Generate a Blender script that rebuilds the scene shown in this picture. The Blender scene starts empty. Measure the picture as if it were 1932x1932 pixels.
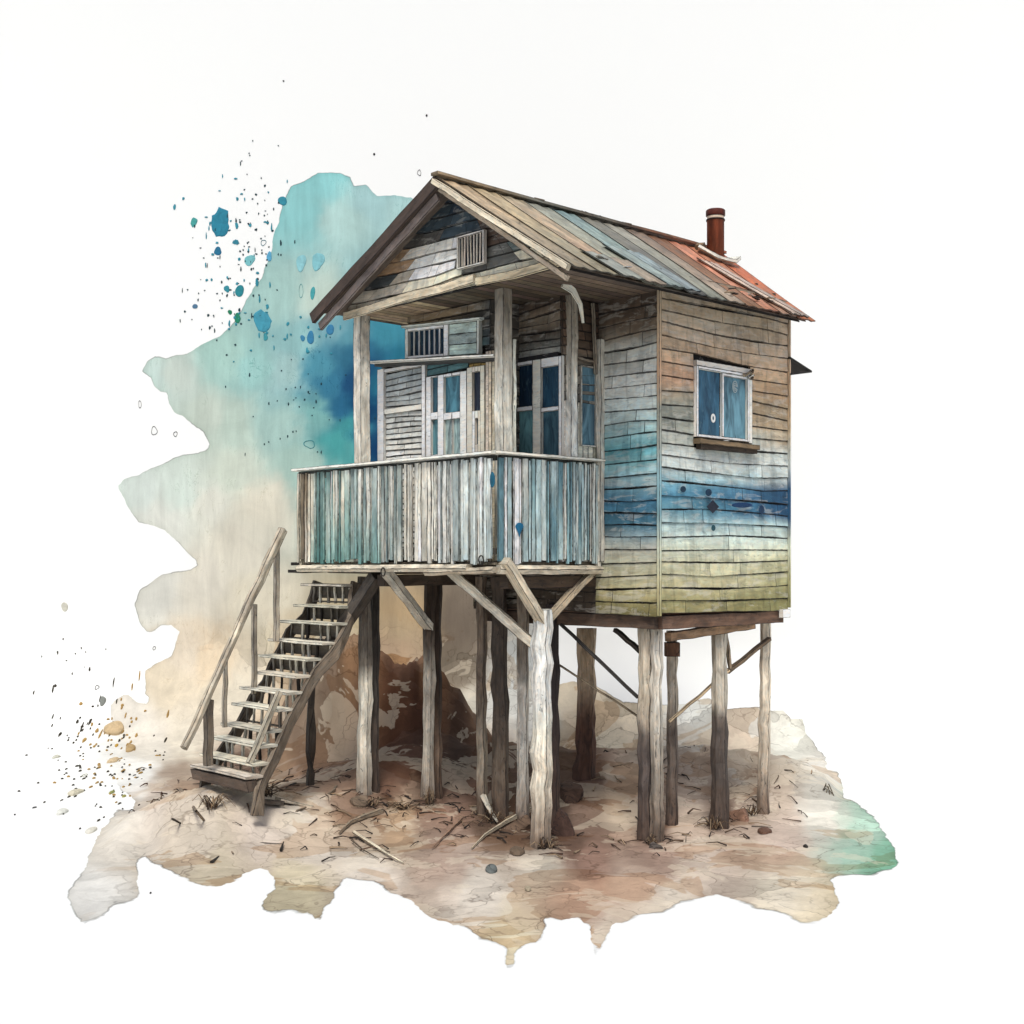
import bpy, bmesh, math, random
import numpy as np
from mathutils import Vector, Matrix
random.seed(7); RNG = np.random.default_rng(5)
sc = bpy.context.scene
COL = sc.collection
H = 2.8            # eye height above the sand
F = 2396.0         # focal length in 1932-px units
ALB = 0.86         # brightness of a target colour -> base colour

def lin(c, k=ALB):
    return tuple(min(.88, ((x/255.)/12.92 if x/255. <= .04045 else (((x/255.)+.055)/1.055)**2.4)*k) for x in c)
ALW = 1.48        # the same for boards, whose grain takes some light away
def at(u, v, Y):   # a point of the place at depth Y
    return Vector(((u-966)/F*Y, Y, H-(v-1060)/F*Y))

# ------------------------------------------------------------------ tags
def tag(o, label=None, cat=None, group=None, kind=None):
    if label: o['label'] = label
    if cat: o['category'] = cat
    if group: o['group'] = group
    if kind: o['kind'] = kind
    return o
def empty(name, loc):
    o = bpy.data.objects.new(name, None); COL.objects.link(o); o.location = loc; o.empty_display_size = .3
    return o

# ------------------------------------------------------------------ materials
def nn(nt, t, **k):
    n = nt.nodes.new(t)
    for a, b in k.items(): setattr(n, a, b)
    return n
def newmat(name, rough=.85, metal=0.):
    m = bpy.data.materials.new(name); m.use_nodes = True
    nt = m.node_tree; b = nt.nodes['Principled BSDF']
    b.inputs['Roughness'].default_value = rough; b.inputs['Metallic'].default_value = metal
    b.inputs['Specular IOR Level'].default_value = .25
    return m, nt, b
def math_(nt, op, a, b=None, clamp=False):
    n = nn(nt, 'ShaderNodeMath', operation=op, use_clamp=clamp)
    for i, x in enumerate((a, b)):
        if x is None: continue
        if isinstance(x, (int, float)): n.inputs[i].default_value = x
        else: nt.links.new(x, n.inputs[i])
    return n.outputs[0]
def maprange(nt, x, a, b, c, d):
    n = nn(nt, 'ShaderNodeMapRange'); nt.links.new(x, n.inputs[0])
    for i, q in enumerate((a, b, c, d)): n.inputs[i+1].default_value = q
    return n.outputs[0]
def mixc(nt, f, a, b, mode='MIX'):
    n = nn(nt, 'ShaderNodeMix', data_type='RGBA', blend_type=mode)
    for i, x in ((0, f), (6, a), (7, b)):
        if isinstance(x, (int, float)): n.inputs[i].default_value = x
        elif isinstance(x, tuple): n.inputs[i].default_value = (*x[:3], 1)
        else: nt.links.new(x, n.inputs[i])
    return n.outputs[2]
def noise(nt, vec, scale, detail=3, rough=.6, dist=0.):
    n = nn(nt, 'ShaderNodeTexNoise'); nt.links.new(vec, n.inputs['Vector'])
    n.inputs['Scale'].default_value = scale; n.inputs['Detail'].default_value = detail
    n.inputs['Roughness'].default_value = rough; n.inputs['Distortion'].default_value = dist
    return n.outputs['Fac']
def vmul(nt, vec, s):
    n = nn(nt, 'ShaderNodeVectorMath', operation='MULTIPLY'); nt.links.new(vec, n.inputs[0]); n.inputs[1].default_value = s
    return n.outputs[0]
INK = (.018, .016, .016)

def ink_mat(name, rough=.85, metal=0., grain=.75, streak=(1.1, 26), edge=.0050, crack=.55, blotch=.42, bump=.35, endk=1.3, worn=0.):
    """weathered surface, its own colour in 'Col', grain along the board, worn dark arrises"""
    m, nt, b = newmat(name, rough, metal)
    col = nn(nt, 'ShaderNodeVertexColor', layer_name='Col').outputs[0]
    uv = nn(nt, 'ShaderNodeUVMap', uv_map='UVMap').outputs[0]
    ul = nn(nt, 'ShaderNodeUVMap', uv_map='UVL').outputs[0]
    ud = nn(nt, 'ShaderNodeUVMap', uv_map='UVD').outputs[0]
    g = noise(nt, vmul(nt, uv, (streak[0], streak[1], 1)), 1.6, 4, .65, .6)
    bl = noise(nt, vmul(nt, uv, (3.0, 7.0, 1)), 1.3, 4, .6, .8)
    bl2 = noise(nt, vmul(nt, uv, (9., 20., 1)), 1.0, 3, .6, 1.5)
    v1 = maprange(nt, bl, .3, .7, 1-blotch, 1+blotch*.55)
    gray = nn(nt, 'ShaderNodeCombineColor'); [nt.links.new(v1, gray.inputs[i]) for i in range(3)]
    c = mixc(nt, 1., col, gray.outputs[0], 'MULTIPLY')
    # warm / cool washes
    hs = maprange(nt, bl2, .35, .65, 0, 1)
    tint = mixc(nt, hs, (1.07, .99, .90), (.93, 1.0, 1.04))
    c = mixc(nt, .8, c, tint, 'MULTIPLY')
    if worn:
        oc = nn(nt, 'ShaderNodeTexCoord').outputs['Object']
        w1 = noise(nt, vmul(nt, oc, (2.2, 2.2, 8.)), 1.5, 4, .65, .6)
        w2 = noise(nt, vmul(nt, oc, (6., 6., 1.3)), 1.5, 3, .6, .4)
        c = mixc(nt, math_(nt, 'MULTIPLY', maprange(nt, w1, .53, .60, 0, 1), worn), c, mixc(nt, .5, c, (.62, .60, .54)))
        c = mixc(nt, math_(nt, 'MULTIPLY', maprange(nt, w2, .52, .60, 0, 1), worn*.9), c, mixc(nt, 1., c, (.60, .62, .64), 'MULTIPLY'))
    # grain
    gf = maprange(nt, g, .40, .56, 1, 0)
    c = mixc(nt, math_(nt, 'MULTIPLY', gf, .38*grain), c, mixc(nt, .72, c, INK))
    # thin dark cracks along the grain
    g2 = noise(nt, vmul(nt, uv, (streak[0]*1.3, streak[1]*.42, 1)), 1.0, 2, .5, 1.8)
    cr = math_(nt, 'ABSOLUTE', math_(nt, 'SUBTRACT', g2, .5))
    crm = maprange(nt, cr, .003, .012, 1, 0)
    msk = maprange(nt, bl2, .47, .55, 0, 1)
    c = mixc(nt, math_(nt, 'MULTIPLY', math_(nt, 'MULTIPLY', crm, msk), crack), c, INK)
    # arrises
    s1 = nn(nt, 'ShaderNodeSeparateXYZ'); nt.links.new(ul, s1.inputs[0])
    s2 = nn(nt, 'ShaderNodeSeparateXYZ'); nt.links.new(ud, s2.inputs[0])
    du = math_(nt, 'MINIMUM', s1.outputs[0], math_(nt, 'SUBTRACT', s2.outputs[0], s1.outputs[0]))
    dv = math_(nt, 'MINIMUM', s1.outputs[1], math_(nt, 'SUBTRACT', s2.outputs[1], s1.outputs[1]))
    d = math_(nt, 'MINIMUM', math_(nt, 'MULTIPLY', du, endk), dv)
    wn = maprange(nt, noise(nt, vmul(nt, uv, (5, 5, 1)), 2., 2), .3, .7, edge*.35, edge*1.9)
    e = math_(nt, 'SUBTRACT', 1.0, math_(nt, 'DIVIDE', d, wn), True)
    e = maprange(nt, e, 0, .35, 0, 1)
    c = mixc(nt, math_(nt, 'MULTIPLY', e, .9), c, INK)
    nt.links.new(c, b.inputs['Base Color'])
    bp = nn(nt, 'ShaderNodeBump'); bp.inputs['Strength'].default_value = bump; bp.inputs['Distance'].default_value = .01
    hgt = math_(nt, 'SUBTRACT', g, crm); nt.links.new(hgt, bp.inputs['Height']); nt.links.new(bp.outputs[0], b.inputs['Normal'])
    rr = maprange(nt, bl, .3, .7, rough-.12, min(1, rough+.1)); nt.links.new(rr, b.inputs['Roughness'])
    return m
M_WOOD = ink_mat('weathered_wood')
M_LOG = ink_mat('driftwood_log', grain=1., streak=(1.2, 22), crack=.7, blotch=.5)
M_SIDING = ink_mat('painted_siding', grain=.4, streak=(1.0, 18), crack=.35, blotch=.34, edge=.0052, endk=2.2, worn=.6)
M_ROOF = ink_mat('weathered_roof_sheet', rough=.6, metal=.1, grain=.6, streak=(.7, 12), crack=.5, blotch=.5, bump=.2, edge=.0034)
M_RUST = ink_mat('rusty_pipe', rough=.7, metal=.2, grain=.8, streak=(2.5, 12), crack=.3, blotch=.5)
M_TRIM = ink_mat('pale_trim', grain=.25, crack=.4, blotch=.16, edge=.0042)

def glass_mat():
    m, nt, b = newmat('old_blue_glass', .22)
    b.inputs['Specular IOR Level'].default_value = .35
    col = nn(nt, 'ShaderNodeVertexColor', layer_name='Col').outputs[0]
    uv = nn(nt, 'ShaderNodeUVMap', uv_map='UVMap').outputs[0]
    n1 = noise(nt, vmul(nt, uv, (7., 1.8, 1)), 1.3, 3, .6, 1.2)
    c = mixc(nt, maprange(nt, n1, .35, .68, 0, 1), mixc(nt, .75, col, (.006, .014, .03)), col)
    n2 = noise(nt, vmul(nt, uv, (9., 1.4, 1)), 1., 2, .5, .8)
    cr = maprange(nt, math_(nt, 'ABSOLUTE', math_(nt, 'SUBTRACT', n2, .5)), .003, .012, 1, 0)
    c = mixc(nt, math_(nt, 'MULTIPLY', cr, .22), c, (.12, .22, .25))
    nt.links.new(c, b.inputs['Base Color'])
    return m
M_GLASS = glass_mat()

def paper_mat():
    """white paper sheet with watercolour: sd = distance inside the wash outline (m), vein = distance to a fold line"""
    m, nt, b = newmat('paper_and_wash', .95)
    b.inputs['Specular IOR Level'].default_value = .1
    col = nn(nt, 'ShaderNodeVertexColor', layer_name='Col').outputs[0]
    pos = nn(nt, 'ShaderNodeTexCoord').outputs['Object']
    sd = nn(nt, 'ShaderNodeAttribute', attribute_name='sd').outputs['Fac']
    vein = nn(nt, 'ShaderNodeAttribute', attribute_name='vein').outputs['Fac']
    soft = nn(nt, 'ShaderNodeAttribute', attribute_name='soft').outputs['Fac']
    rough_ = nn(nt, 'ShaderNodeAttribute', attribute_name='sand').outputs['Fac']
    wob = noise(nt, pos, 3.2, 3, .5)
    sdn = math_(nt, 'ADD', sd, maprange(nt, wob, 0, 1, -.05, .05))
    a_hard = maprange(nt, sdn, -.003, .003, 0, 1)
    a_soft = maprange(nt, math_(nt, 'ADD', sd, maprange(nt, noise(nt, pos, 2.5, 4), 0, 1, -.3, .3)), -.25, .35, 0, 1)
    mx = nn(nt, 'ShaderNodeMix', data_type='FLOAT'); nt.links.new(soft, mx.inputs[0]); nt.links.new(a_hard, mx.inputs[2]); nt.links.new(a_soft, mx.inputs[3])
    alpha = mx.outputs[0]
    # pigment blooms
    n1 = noise(nt, pos, .9, 4, .6, 1.2)
    n2 = noise(nt, vmul(nt, pos, (3.2, 3.2, .45)), 1.4, 4, .7, .5)
    n3 = noise(nt, pos, 45, 3, .7)
    k = math_(nt, 'MULTIPLY', maprange(nt, n1, .3, .7, .86, 1.10), maprange(nt, n2, .3, .7, .86, 1.08))
    k = math_(nt, 'MULTIPLY', k, maprange(nt, n3, .25, .75, .95, 1.03))
    g = nn(nt, 'ShaderNodeCombineColor'); [nt.links.new(k, g.inputs[i]) for i in range(3)]
    wash = mixc(nt, 1., col, g.outputs[0], 'MULTIPLY')
    # fold and ink lines
    nz = nn(nt, 'ShaderNodeTexNoise'); nz.inputs['Scale'].default_value = 1.6; nz.inputs['Detail'].default_value = 4; nt.links.new(pos, nz.inputs['Vector'])
    wp = nn(nt, 'ShaderNodeVectorMath', operation='ADD'); nt.links.new(pos, wp.inputs[0]); nt.links.new(vmul(nt, nz.outputs['Color'], (.9, .9, .9)), wp.inputs[1])
    def vor(scale, feat):
        vo = nn(nt, 'ShaderNodeTexVoronoi', feature=feat); vo.inputs['Scale'].default_value = scale; nt.links.new(wp.outputs[0], vo.inputs['Vector']); return vo
    e1 = maprange(nt, vor(1.25, 'DISTANCE_TO_EDGE').outputs['Distance'], .004, .016, 1, 0)
    e2 = maprange(nt, vor(4.6, 'DISTANCE_TO_EDGE').outputs['Distance'], .010, .05, 1, 0)
    e1 = math_(nt, 'MULTIPLY', e1, maprange(nt, noise(nt, pos, 1.0, 1), .42, .52, .15, 1))
    e2 = math_(nt, 'MULTIPLY', e2, maprange(nt, noise(nt, pos, 1.6, 3), .45, .58, 0, 1))
    cellv = nn(nt, 'ShaderNodeSeparateColor'); nt.links.new(vor(1.25, 'F1').outputs['Color'], cellv.inputs[0])
    kc = maprange(nt, cellv.outputs[0], 0, 1, .86, 1.36)
    kc = math_(nt, 'ADD', 1., math_(nt, 'MULTIPLY', math_(nt, 'SUBTRACT', kc, 1.), rough_))
    g2 = nn(nt, 'ShaderNodeCombineColor'); [nt.links.new(kc, g2.inputs[i]) for i in range(3)]
    wash = mixc(nt, 1., wash, g2.outputs[0], 'MULTIPLY')
    # overlapping layers of rust brown and of cream pigment with crisp shores
    la = maprange(nt, noise(nt, vmul(nt, pos, (1, 1, 1)), .75, 4, .55, .8), .535, .545, 0, 1)
    lb = maprange(nt, noise(nt, vmul(nt, pos, (1.3, 1.3, 1.3)), .62, 4, .6, 1.6), .55, .56, 0, 1)
    wash = mixc(nt, math_(nt, 'MULTIPLY', math_(nt, 'MULTIPLY', la, rough_), .8), wash, mixc(nt, 1., wash, (.80, .68, .57), 'MULTIPLY'))
    wash = mixc(nt, math_(nt, 'MULTIPLY', math_(nt, 'MULTIPLY', lb, rough_), .32), wash, (.70, .62, .48))
    # fine crooked pigment threads of the blue wash
    th = noise(nt, vmul(nt, pos, (2.6, 2.6, .8)), 2.0, 4, .6, 1.)
    thl = maprange(nt, math_(nt, 'ABSOLUTE', math_(nt, 'SUBTRACT', th, .5)), .002, .008, 1, 0)
    thl = math_(nt, 'MULTIPLY', thl, maprange(nt, n1, .5, .6, 0, .55))
    wash = mixc(nt, math_(nt, 'MULTIPLY', thl, math_(nt, 'SUBTRACT', 1., rough_)), wash, mixc(nt, 1., wash, wash, 'MULTIPLY'))
    ln = math_(nt, 'MAXIMUM', math_(nt, 'MULTIPLY', e1, .75), math_(nt, 'MULTIPLY', e2, .6))
    ln = math_(nt, 'MULTIPLY', ln, rough_)
    wash = mixc(nt, ln, wash, mixc(nt, .6, wash, (.05, .025, .012)))
    # dried pigment at the rim
    rim = maprange(nt, sdn, .006, .07, 1, 0)
    rim = math_(nt, 'MULTIPLY', rim, math_(nt, 'SUBTRACT', 1., soft))
    wash = mixc(nt, math_(nt, 'MULTIPLY', rim, .18), wash, mixc(nt, 1., wash, wash, 'MULTIPLY'))
    inkl = math_(nt, 'MULTIPLY', maprange(nt, math_(nt, 'ABSOLUTE', sdn), .004, .011, 1, 0), maprange(nt, noise(nt, pos, 1.1, 3), .42, .58, 0, 1))
    inkl = math_(nt, 'MULTIPLY', inkl, math_(nt, 'SUBTRACT', 1., soft))
    paper = lin((252, 254, 252))
    c = mixc(nt, alpha, paper, wash)
    c = mixc(nt, math_(nt, 'MULTIPLY', inkl, .5), c, (.05, .055, .05))
    nt.links.new(c, b.inputs['Base Color'])
    bp = nn(nt, 'ShaderNodeBump'); bp.inputs['Distance'].default_value = .02
    nt.links.new(math_(nt, 'MULTIPLY', math_(nt, 'MULTIPLY', rough_, alpha), .5), bp.inputs['Strength'])
    nt.links.new(noise(nt, pos, 9, 6, .65), bp.inputs['Height']); nt.links.new(bp.outputs[0], b.inputs['Normal'])
    return m
M_PAPER = paper_mat()

def plain_mat(name, base, rough=.8, var=.35, scale=6.):
    m, nt, b = newmat(name, rough)
    pos = nn(nt, 'ShaderNodeTexCoord').outputs['Object']
    n = noise(nt, pos, scale, 4, .6, .8)
    c0 = tuple(x*(1-var) for x in base); c1 = tuple(min(1, x*(1+var)) for x in base)
    c = mixc(nt, maprange(nt, n, .3, .7, 0, 1), c0, c1)
    nt.links.new(c, b.inputs['Base Color'])
    bp = nn(nt, 'ShaderNodeBump'); bp.inputs['Strength'].default_value = .4; bp.inputs['Distance'].default_value = .01
    nt.links.new(noise(nt, pos, scale*3, 4), bp.inputs['Height']); nt.links.new(bp.outputs[0], b.inputs['Normal'])
    return m
def rock_mat(name, base):
    m, nt, b = newmat(name, .9)
    pos = nn(nt, 'ShaderNodeTexCoord').outputs['Object']
    n = noise(nt, vmul(nt, pos, (1, 1, 2.2)), 3.5, 5, .6, 1.2)
    c = mixc(nt, maprange(nt, n, .3, .7, 0, 1), tuple(x*.5 for x in base), tuple(x*1.6 for x in base))
    n2 = noise(nt, vmul(nt, pos, (1, 1, 2)), 2.4, 3, .5, 2.)
    cr = maprange(nt, math_(nt, 'ABSOLUTE', math_(nt, 'SUBTRACT', n2, .5)), .004, .016, 1, 0)
    c = mixc(nt, math_(nt, 'MULTIPLY', cr, .75), c, INK)
    nt.links.new(c, b.inputs['Base Color'])
    bp = nn(nt, 'ShaderNodeBump'); bp.inputs['Strength'].default_value = .6; bp.inputs['Distance'].default_value = .03
    nt.links.new(n, bp.inputs['Height']); nt.links.new(bp.outputs[0], b.inputs['Normal'])
    return m

# ------------------------------------------------------------------ mesh builder
def jit(c, a=14):
    d = random.uniform(-a, a)
    return tuple(max(4, min(250, x+d+random.uniform(-a*.3, a*.3))) for x in c)
def mixrgb(a, b, f):
    f = max(0, min(1, f)); return tuple(x*(1-f)+y*f for x, y in zip(a, b))

class MB:
    def __init__(s): s.v = []; s.f = []; s.uv = []; s.ul = []; s.ud = []; s.c = []; s.sm = []
    def face(s, idx, pl, dim, cols, off, smooth=False):
        s.f.append(idx); s.sm.append(smooth)
        for (a, b), c in zip(pl, cols):
            s.uv.append((a+off[0], b+off[1])); s.ul.append((a, b)); s.ud.append(dim); s.c.append((*lin(c, ALW), 1))
    def _col(s, col, p, j):
        c = col(p) if callable(col) else col
        g = (c[0]+c[1]+c[2])/3
        return tuple(max(3, (x*.80+g*.20)*j*.975) for x in c)
    def quadboard(s, P, th, col, nvec=None, j=None, jamt=.10):
        """front face P (4 points, 0-1 along the bottom), thickness th backwards"""
        P = [Vector(p) for p in P]
        n = nvec or (P[1]-P[0]).cross(P[3]-P[0]).normalized()
        j = j or random.uniform(1-jamt, 1+jamt)
        cs = [s._col(col, p, j) for p in P]
        Q = [p-n*th for p in P]
        i0 = len(s.v); s.v += P+Q
        L = (P[1]-P[0]).length; W = ((P[3]-P[0]).length+(P[2]-P[1]).length)/2
        off = (random.uniform(0, 50), random.uniform(0, 50)); dim = (L, max(W, .001))
        u3 = min(L, max(0, (P[3]-P[0]).dot((P[1]-P[0]).normalized()))) if L > 1e-6 else 0
        u2 = min(L, max(0, (P[2]-P[0]).dot((P[1]-P[0]).normalized()))) if L > 1e-6 else 0
        slanted = abs(u3) > .03 or abs(u2-L) > .03
        pl = [(0, 0), (L, 0), (u2, W), (u3, W)]
        d2 = (99, W) if slanted else dim
        if slanted: pl = [(a+40, b) for a, b in pl]
        s.face([i0, i0+1, i0+2, i0+3], pl, d2, cs, off)
        s.face([i0+7, i0+6, i0+5, i0+4], [pl[3], pl[2], pl[1], pl[0]], d2, [cs[3], cs[2], cs[1], cs[0]], off)
        for a, b in ((0, 1), (1, 2), (2, 3), (3, 0)):
            l = max((P[b]-P[a]).length, .001)
            dk = tuple(x*.8 for x in cs[a]), tuple(x*.8 for x in cs[b])
            s.face([i0+b, i0+a, i0+a+4, i0+b+4], [(l, 0), (0, 0), (0, th), (l, th)], (9, 9), [dk[1], dk[0], dk[0], dk[1]], off)
    def beam(s, path, w, h, col, up=Vector((0, 0, 1)), n=1, jt=0., taper=None, j=None, sides=4, inked=True, rnd=0.):
        """a timber along path (list of points); w across, h along 'up'; sides=4 square, more = log"""
        pts = [Vector(p) for p in path]
        if n > 1 and len(pts) == 2:
            pts = [pts[0].lerp(pts[1], i/n) for i in range(n+1)]
        if jt:
            for i in range(1, len(pts)-1):
                pts[i] = pts[i]+Vector((random.uniform(-jt, jt), random.uniform(-jt, jt), random.uniform(-jt, jt)*.5))
        j = j or random.uniform(.92, 1.08)
        m = len(pts); rings = []; lens = [0]
        for i in range(1, m): lens.append(lens[-1]+(pts[i]-pts[i-1]).length)
        angs = [math.pi/4+2*math.pi*k/sides for k in range(sides)] if sides == 4 else [2*math.pi*k/sides+random.uniform(-.2, .2) for k in range(sides)]
        off = (random.uniform(0, 50), random.uniform(0, 50))
        for i, p in enumerate(pts):
            d = (pts[min(i+1, m-1)]-pts[max(i-1, 0)]).normalized()
            x = d.cross(up)
            if x.length < 1e-3: x = d.cross(Vector((1, 0, 0)))
            x.normalize(); y = x.cross(d).normalized()
            tp = 1 if taper is None else (taper(lens[i]/lens[-1]) if callable(taper) else 1+(taper-1)*lens[i]/lens[-1])
            r = []
            for a in angs:
                k = (math.sqrt(2) if sides == 4 else 1.)*(1+random.uniform(-rnd, rnd))
                r.append(p+x*(math.cos(a)*w/2*k*tp)+y*(math.sin(a)*h/2*k*tp))
            rings.append(r)
        i0 = len(s.v)
        for r in rings: s.v += r
        L = lens[-1]
        per = [((rings[0][(k+1) % sides]-rings[0][k]).length) for k in range(sides)]
        cum = 0; pos = []
        grp = 1 if sides == 4 else 2
        for k in range(sides):
            if k % grp == 0: cum = 0; tot = sum(per[q % sides] for q in range(k, min(k+grp, sides)))
            pos.append((cum, cum+per[k], tot)); cum += per[k]
        for i in range(m-1):
            for k in range(sides):
                a = i0+i*sides+k; b = i0+i*sides+(k+1) % sides; c_ = b+sides; d_ = a+sides
                v0, v1, tot = pos[k]
                idx = [a, b, c_, d_]
                cs = [s._col(col, s.v[q], j) for q in idx]
                o2 = (off[0], off[1]+k//grp*7)
                s.face(idx, [(lens[i], v0), (lens[i], v1), (lens[i+1], v1), (lens[i+1], v0)], (L, tot) if inked else (L, 99), cs, o2)
        for ring, rev in ((0, True), (m-1, False)):
            idx = [i0+ring*sides+k for k in range(sides)]
            if rev: idx = idx[::-1]
            cs = [tuple(x*.85 for x in s._col(col, s.v[q], j)) for q in idx]
            s.face(idx, [(math.cos(a)*w/2+w/2, math.sin(a)*h/2+h/2) for a in (angs[::-1] if rev else angs)], (99, 99), cs, off)
    def grid(s, rows, col, dim=None, smooth=True, th=0., nrm=None):
        """rows[i][j] points; optional thickness"""
        off = (random.uniform(0, 50), random.uniform(0, 50)); j = 1.
        R = len(rows); C_ = len(rows[0]); i0 = len(s.v)
        for r in rows: s.v += [Vector(p) for p in r]
        if th:
            for r in rows: s.v += [Vector(p)-nrm*th for p in r]
        L = sum((Vector(rows[i+1][0])-Vector(rows[i][0])).length for i in range(R-1)); W = (Vector(rows[0][-1])-Vector(rows[0][0])).length
        for i in range(R-1):
            for k in range(C_-1):
                idx = [i0+i*C_+k, i0+i*C_+k+1, i0+(i+1)*C_+k+1, i0+(i+1)*C_+k]
                pl = [(L*i/(R-1), W*k/(C_-1)), (L*i/(R-1), W*(k+1)/(C_-1)), (L*(i+1)/(R-1), W*(k+1)/(C_-1)), (L*(i+1)/(R-1), W*k/(C_-1))]
                cs = [s._col(col, s.v[q], j) for q in idx]
                s.face(idx, pl, dim or (L, W), cs, off, smooth)
                if th:
                    o = R*C_
                    s.face([q+o for q in idx[::-1]], pl[::-1], (99, 99), cs[::-1], off, smooth)
        if th:
            o = R*C_
            ring = [i0+k for k in range(C_)]+[i0+i*C_+C_-1 for i in range(1, R)]+[i0+(R-1)*C_+k for k in range(C_-2, -1, -1)]+[i0+i*C_ for i in range(R-2, 0, -1)]
            for a, b in zip(ring, ring[1:]+ring[:1]):
                cs = [tuple(x*.5 for x in s._col(col, s.v[q], 1)) for q in (b, a, a, b)]
                s.face([b, a, a+o, b+o], [(0, 0), (.1, 0), (.1, th), (0, th)], (99, 99), cs, off)
    def lathe(s, c, prof, n, col, smooth=True):
        i0 = len(s.v)
        for z, r in prof:
            for k in range(n):
                a = 2*math.pi*k/n; s.v.append(Vector((c[0]+r*math.cos(a), c[1]+r*math.sin(a), c[2]+z)))
        off = (random.uniform(0, 50), random.uniform(0, 50))
        for i in range(len(prof)-1):
            for k in range(n):
                idx = [i0+i*n+k, i0+i*n+(k+1) % n, i0+(i+1)*n+(k+1) % n, i0+(i+1)*n+k]
                z0, z1 = prof[i][0], prof[i+1][0]; q = 2*math.pi*prof[i][1]/n
                cs = [s._col(col, s.v[t], 1) for t in idx]
                s.face(idx, [(z0, q*k), (z0, q*(k+1)), (z1, q*(k+1)), (z1, q*k)], (99, 99), cs, off, smooth)
        for ring, rev in ((0, True), (len(prof)-1, False)):
            idx = [i0+ring*n+k for k in range(n)]
            if rev: idx = idx[::-1]
            s.face(idx, [(0.1, .1)]*n, (99, 99), [s._col(col, s.v[t], .7) for t in idx], off)
    def build(s, name, mat, parent=None, origin=None):
        me = bpy.data.meshes.new(name)
        po = parent_loc(parent); o0 = Vector(origin) if origin is not None else (po if parent else Vector((0, 0, 0)))
        me.from_pydata([tuple(v-o0) for v in s.v], [], s.f)
        for nm, dat in (('UVMap', s.uv), ('UVL', s.ul), ('UVD', s.ud)):
            l = me.uv_layers.new(name=nm); l.data.foreach_set('uv', np.array(dat, dtype=np.float32).ravel())
        ca = me.color_attributes.new('Col', 'FLOAT_COLOR', 'CORNER'); ca.data.foreach_set('color', np.array(s.c, dtype=np.float32).ravel())
        me.polygons.foreach_set('use_smooth', s.sm)
        me.materials.append(mat); me.update()
        bm = bmesh.new(); bm.from_mesh(me); bmesh.ops.recalc_face_normals(bm, faces=bm.faces); bm.to_mesh(me); bm.free()
        o = bpy.data.objects.new(name, me); COL.objects.link(o)
        o.location = o0-po
        if parent: o.parent = parent
        return o
def parent_loc(p):
    v = Vector((0, 0, 0))
    while p is not None: v = v+p.location; p = p.parent
    return v

# ------------------------------------------------------------------ house axes
A_ = Vector((-.687, .7265, 0)); B_ = Vector((.7266, .687, 0)); O_ = Vector((-.155, 12, 0))
def W(s, t, z): return O_+A_*s+B_*t+Vector((0, 0, z+H))        # z measured from the deck level
def Ssol(u, t):
    k = (u-966)/F; x0 = O_.x+B_.x*t; y0 = O_.y+B_.y*t
    return (x0-k*y0)/(k*A_.y-A_.x)
def Tsol(u, s):
    k = (u-966)/F; x0 = O_.x+A_.x*s; y0 = O_.y+A_.y*s
    return (k*y0-x0)/(B_.x-k*B_.y)
def Zf(v, s, t): return -(v-1060)/F*(O_.y+A_.y*s+B_.y*t)
def UV_(p): return (966+p.x/p.y*F, 1060-(p.z-H)/p.y*F)
# roof numbers
RS, RZ = .52, 3.69
LS, LZ = 2.51, 2.70
ES, EZ = -1.26, 2.555
def roofz(s): return RZ-(s-RS)*(RZ-LZ)/(LS-RS) if s > RS else RZ-(RS-s)*(RZ-EZ)/(RS-ES)

house = empty('stilt_house', O_.copy())
tag(house, 'weathered wooden hut on tall timber piles with a tin roof, rusty chimney and slatted porch', 'house')

# ------------------------------------------------------------------ siding
def wave(a, z): return .017*math.sin(a*2.3+z*5.1)+.008*math.sin(a*6.1+z*13.)
def siding(mb, pt, a0, a1, z0, z1, course, colf, nrm, th=.022, holes=(), lmin=.22, lmax=.9, wv=1., clip=None, jamt=.07):
    nz = max(1, round((z1-z0)/course)); ch = (z1-z0)/nz
    for i in range(nz):
        za = z0+i*ch; zb = za+ch-.004
        spans = [(a0, a1)]
        if clip: spans = [clip(za, zb)]
        for h0, h1, hz0, hz1 in holes:
            if zb > hz0 and za < hz1:
                ns = []
                for p, q in spans:
                    if q <= h0 or p >= h1: ns.append((p, q))
                    else:
                        if h0-p > .02: ns.append((p, h0))
                        if q-h1 > .02: ns.append((h1, q))
                spans = ns
        out = random.uniform(0, .006)
        for p, q in spans:
            x = p
            while x < q-1e-4:
                y = min(q, x+random.uniform(lmin, lmax))
                if q-y < .12: y = q
                g = .0018
                w1 = lambda a, z: z+wave(a, z)*wv
                c00, c10 = pt(x+g, w1(x, za)), pt(y-g, w1(y, za))
                c11, c01 = pt(y-g, w1(y, zb)), pt(x+g, w1(x, zb))
                o1 = nrm*(out+.010); o2 = nrm*out
                jj = random.uniform(1-jamt, 1+jamt)
                mb.quadboard([c00+o1, c10+o1, c11+o2, c01+o2], th, colf, nvec=nrm, j=jj)
                x = y

NF = -B_; NS = -A_   # outward normals: front, right side

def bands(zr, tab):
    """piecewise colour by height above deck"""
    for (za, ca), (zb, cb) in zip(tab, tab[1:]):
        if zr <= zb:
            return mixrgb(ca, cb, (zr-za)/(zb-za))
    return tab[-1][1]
def nz2(x, y, k=1.):
    return (math.sin(x*3.1*k+y*1.7)+math.sin(x*1.3+y*4.3*k+2)+math.sin(x*5.7*k-y*2.9+1))/3

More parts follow.
